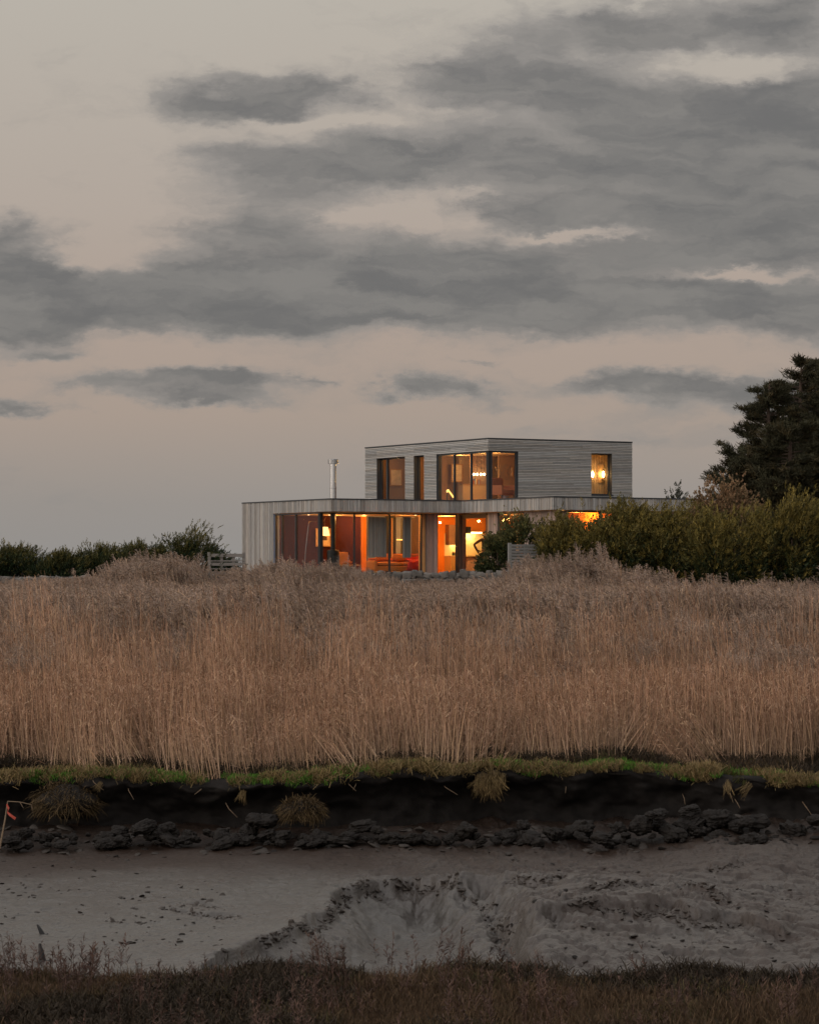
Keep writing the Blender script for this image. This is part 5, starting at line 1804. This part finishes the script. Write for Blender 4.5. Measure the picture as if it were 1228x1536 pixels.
def bush(name, label, cat, px, D, z, rx, ry, h, n, cols, L=.34, w=.02, per=8, up=.6, wind=.25, seed=1, group=None, bumps=.28):
    t = empty(name, (gx(px, D), D, z)); tag(t, label, cat, group)
    V, Q, C = spray_cloud(n, bush_shape(rx, ry, h, seed, bumps), L, w, per, cols, up, wind)
    obj('foliage', np_mesh('foliage', V, Q, LEAF, C), t)
    m = MB()
    for k in range(6):
        a = k * 1.05 + .3
        m.tube([(.1 * math.cos(a), .1 * math.sin(a), -.3), (rx * .25 * math.cos(a), ry * .25 * math.sin(a), h * .4), (rx * .5 * math.cos(a), ry * .5 * math.sin(a), h * .75)], [.05, .035, .012], 6)
    m.build('branches', DARKWOOD, t)
    return t


GREEN = (.011, .022, .0065); GOLD = (.21, .155, .035)
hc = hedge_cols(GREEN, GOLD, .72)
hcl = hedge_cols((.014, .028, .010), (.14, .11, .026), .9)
k = 116.0 / F
zb = 2.3
for i, (px, ytop_, wpx, lab) in enumerate(((-42, 822, 50, 'end bush of the dark hedge cut by the left edge of the picture'), (28, 814, 52, 'low dark evergreen hedge bush at the far left behind the stone wall'), (98, 826, 44, 'lowest dark bush in the dip of the left hedge'), (155, 812, 52, 'rounded dark evergreen bush in the middle of the left hedge'),
                                            (222, 806, 46, 'bushy evergreen rising towards the fence in the left hedge'), (288, 794, 62, 'tallest bush of the left hedge, next to the slatted fence'))):
    D = 117.5 + (i % 2) * .8
    kk = D / F
    h = EYE + (HY - ytop_) * kk - zb
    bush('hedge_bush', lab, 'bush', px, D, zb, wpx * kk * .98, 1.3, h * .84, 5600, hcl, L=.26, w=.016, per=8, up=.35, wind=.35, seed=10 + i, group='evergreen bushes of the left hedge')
for i, (px, ytop_, wpx, D, zb2, lab) in enumerate(((845, 794, 38, 109, 1.6, 'feathery golden green bush at the left end of the right hedge'), (893, 788, 44, 108.2, 1.5, 'feathery bush under the lit windows in the right hedge'), (948, 766, 52, 107.5, 1.5, 'rounded bush in the right hedge under the long roof edge'), (1020, 776, 66, 106.8, 1.2, 'broad deep green bush in the middle of the right hedge'),
                                                   (1105, 776, 72, 106, 1.0, 'broad dark bush of the right hedge below the dried flower heads'), (1190, 753, 66, 105.6, .8, 'golden tipped bush of the right hedge in front of the pines'), (1265, 760, 56, 106, .8, 'bush of the right hedge cut by the right edge of the picture'))):
    kk = D / F
    h = EYE + (HY - ytop_) * kk - zb2
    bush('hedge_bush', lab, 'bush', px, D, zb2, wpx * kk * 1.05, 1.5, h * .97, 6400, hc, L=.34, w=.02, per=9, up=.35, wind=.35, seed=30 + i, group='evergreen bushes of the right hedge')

# rounded leafy shrub beside the kitchen glazing
kk = 112.0 / F
for i, (px, ytop_, wpx, lab) in enumerate(((782, 783, 44, 'rounded leafy shrub in front of the kitchen windows, above the grey fence'), (748, 806, 28, 'lower leafy shrub hugging the left side of the rounded shrub'))):
    h = EYE + (HY - ytop_) * kk - 2.6
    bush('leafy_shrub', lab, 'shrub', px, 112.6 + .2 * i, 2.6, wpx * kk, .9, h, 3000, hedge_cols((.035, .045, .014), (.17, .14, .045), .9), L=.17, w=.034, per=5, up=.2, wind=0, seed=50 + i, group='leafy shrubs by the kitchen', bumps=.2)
# dried flower shrub behind the hedge
kk = 119.0 / F
h = EYE + (HY - 731) * kk - 2.6
bush('flowering_shrub', 'shrub of dried tan flower heads rising behind the right hedge', 'shrub', 1085, 116.5, 2.6, 56 * kk, 1.3, h * .96, 9000, hedge_cols((.05, .05, .02), (.32, .19, .105), .66), L=.15, w=.045, per=6, up=.5, wind=0, seed=61, bumps=.18)
bush('thin_shrub', 'thin brown shrub with airy twigs in front of the grey roof edge', 'shrub', 850, 110.4, 1.7, 1.15, .8, EYE + (HY - 766) * 110.4 / F - 1.7, 420, hedge_cols((.08, .06, .03), (.18, .12, .05), .7), L=.4, w=.012, per=6, up=.9, wind=-.2, seed=71)

# pines
NEEDLE = mat('pine_needles', (1, 1, 1), .75, .15, 2, attr=True, spec=.2)
BARK = mat('pine_bark', (.09, .06, .045), .9, .3, 4, bump=.4)


def pine(label, px, D, ytop_, spread, seed, zb=2.8, low=.12):
    rs = random.Random(seed)
    kk = D / F
    H = EYE + (HY - ytop_) * kk - zb
    t = empty('pine_tree', (gx(px, D), D, zb)); tag(t, label, 'tree', 'pines behind the right hedge')
    m = MB()
    bend = rs.uniform(-.3, .3)
    pts = [(bend * math.sin(s * 2.5), .15 * math.sin(s * 4), H * s) for s in np.linspace(0, 1, 9)]
    m.tube(pts, [.32 * (1 - s) + .03 for s in np.linspace(0, 1, 9)], 10)
    tw = []
    nl = 92
    for i in range(nl):
        f = low + (1 - low) * (i + rs.random()) / nl
        L = spread * (1 - f) ** .5 * rs.uniform(.55, 1.15) + .25
        a = rs.uniform(0, 6.283)
        base = Vector((bend * math.sin(f * 2.5), .15 * math.sin(f * 4), H * f))
        d = Vector((math.cos(a), math.sin(a), rs.uniform(.0, .35)))
        p1 = base + d * L * .5 + Vector((0, 0, -.04 * L)); p2 = base + d * L + Vector((0, 0, L * rs.uniform(-.05, .22)))
        m.tube([base, p1, p2], [.05 * (1 - f) + .022, .03 * (1 - f) + .014, .008], 5)
        nb = int(4 + L * 4.0)
        for b in range(nb):
            s = .3 + .7 * (b + rs.random()) / nb
            q0 = base.lerp(p1, s * 2) if s < .5 else p1.lerp(p2, s * 2 - 1)
            da = a + rs.uniform(-1.2, 1.2)
            ll = (.25 + .4 * L * (1 - s * .6)) * rs.uniform(.4, 1)
            q1 = q0 + Vector((math.cos(da), math.sin(da), rs.uniform(.0, .45))) * ll
            if ll > .4: m.tube([q0, q1], [.014, .006], 4, cap=False)
            for c in range(max(2, int(ll / .14))):
                tw.append(tuple(q0.lerp(q1, (c + rs.random()) / max(2, int(ll / .14)))) + tuple((q1 - q0).normalized()))
    m.build('trunk', BARK, t)
    T = np.array(tw); n = len(T)
    per = 24
    idx = np.repeat(np.arange(n), per); mm = len(idx)
    B = T[idx, :3] + rng.normal(0, .07, (mm, 3)) * np.array([1.2, 1.2, .7])
    d = T[idx, 3:] * .7 + rng.normal(0, .55, (mm, 3)) + np.array([0, 0, .45]); d /= np.linalg.norm(d, axis=1, keepdims=True)
    L = rng.uniform(.12, .28, mm)[:, None]
    nr = np.cross(d, rng.normal(0, 1, (mm, 3))); nr /= np.linalg.norm(nr, axis=1, keepdims=True)
    V = np.stack([B - nr * .016, B + nr * .016, B + d * L + nr * .008, B + d * L - nr * .008], 1).reshape(-1, 3)
    tone_ = rng.uniform(.6, 1.4, n)[idx][:, None] * (np.array([.042, .040, .021]) + (rng.random(n)[idx] < .25)[:, None] * np.array([.018, .006, .0]))
    obj('crown', np_mesh('crown', V, np.arange(len(V)).reshape(-1, 4), NEEDLE, np.repeat(tone_, 4, 0)), t)
    return t


pine('left hand pine with long open lower limbs against the sky', 1156, 133, 576, 2.5, 3)
pine('tallest pine, standing just right of the open limbed one', 1204, 136, 541, 2.9, 8)
pine('broad dense pine between the tallest one and the edge pine', 1226, 139, 566, 3.4, 33)
pine('pine at the right edge of the picture', 1246, 132, 545, 3.2, 15)
pine('low dark pine filling the foot of the pine group', 1190, 129, 640, 3.9, 21)
pine('small dark pine leaning left at the edge of the pine group', 1132, 130, 690, 2.2, 27, low=.05)

# small far tree behind the long roof
t = bush('round_tree', 'small rounded tree far behind the long flat roof', 'tree', 1014, 190, 2.8, .8, .8, EYE + (HY - 741) * 190 / F - 2.8, 1800, hedge_cols((.05, .055, .04), (.07, .07, .05), .9), L=.3, w=.05, per=5, up=.3, seed=81)

# ------------------------------------------------------------------ fences
FENCE = mat('grey_fence_timber', (.22, .215, .205), .85, .25, 4, (1, 1, 8))


FENCEP = mat('pale_fence_timber', (.24, .215, .195), .85, .25, 4, (1, 1, 8))


def fence(label, px0, px1, D0, D1, y0, ytopp, rails, posts, zbot, th=.03, fm=None):
    fm = fm or FENCE
    a = Vector((gx(px0, D0), D0, 0)); b = Vector((gx(px1, D1), D1, 0)); d = b - a
    t = empty('slatted_fence', (a.x, a.y, zbot), math.atan2(d.y, d.x)); tag(t, label, 'fence')
    L = d.length
    zt = EYE + (HY - ytopp) / F * D0 - zbot
    for f in posts:
        m = MB(); m.box(f * L - .055, f * L + .055, -.06, .06, -.2, zt + (.03 if f in (posts[0], posts[-1]) else -.02)); m.build('post', fm, t)
    for (r0, r1) in rails:
        za = EYE + (HY - r1) / F * D0 - zbot; zb_ = EYE + (HY - r0) / F * D0 - zbot
        m = MB(); m.box(.06, L - .06, -.06 - th, -.062, za, zb_); m.build('rail', fm, t)
    return t


fence('pale slatted timber fence between the left hedge and the house wall', 314, 366, 117, 117.4, 0, 829.5, ((830.5, 835.5), (840.3, 842.3), (844, 848.5), (852.5, 854), (857, 862)), (0, .35, .7, 1), 2.4, fm=FENCEP)
fence('grey slatted fence panel below the rounded shrub', 764, 850, 110.0, 110.8, 0, 815.5, tuple((816.5 + 4.6 * k, 820.1 + 4.6 * k) for k in range(11)), (0, .28, .5, .75, 1), 1.9)
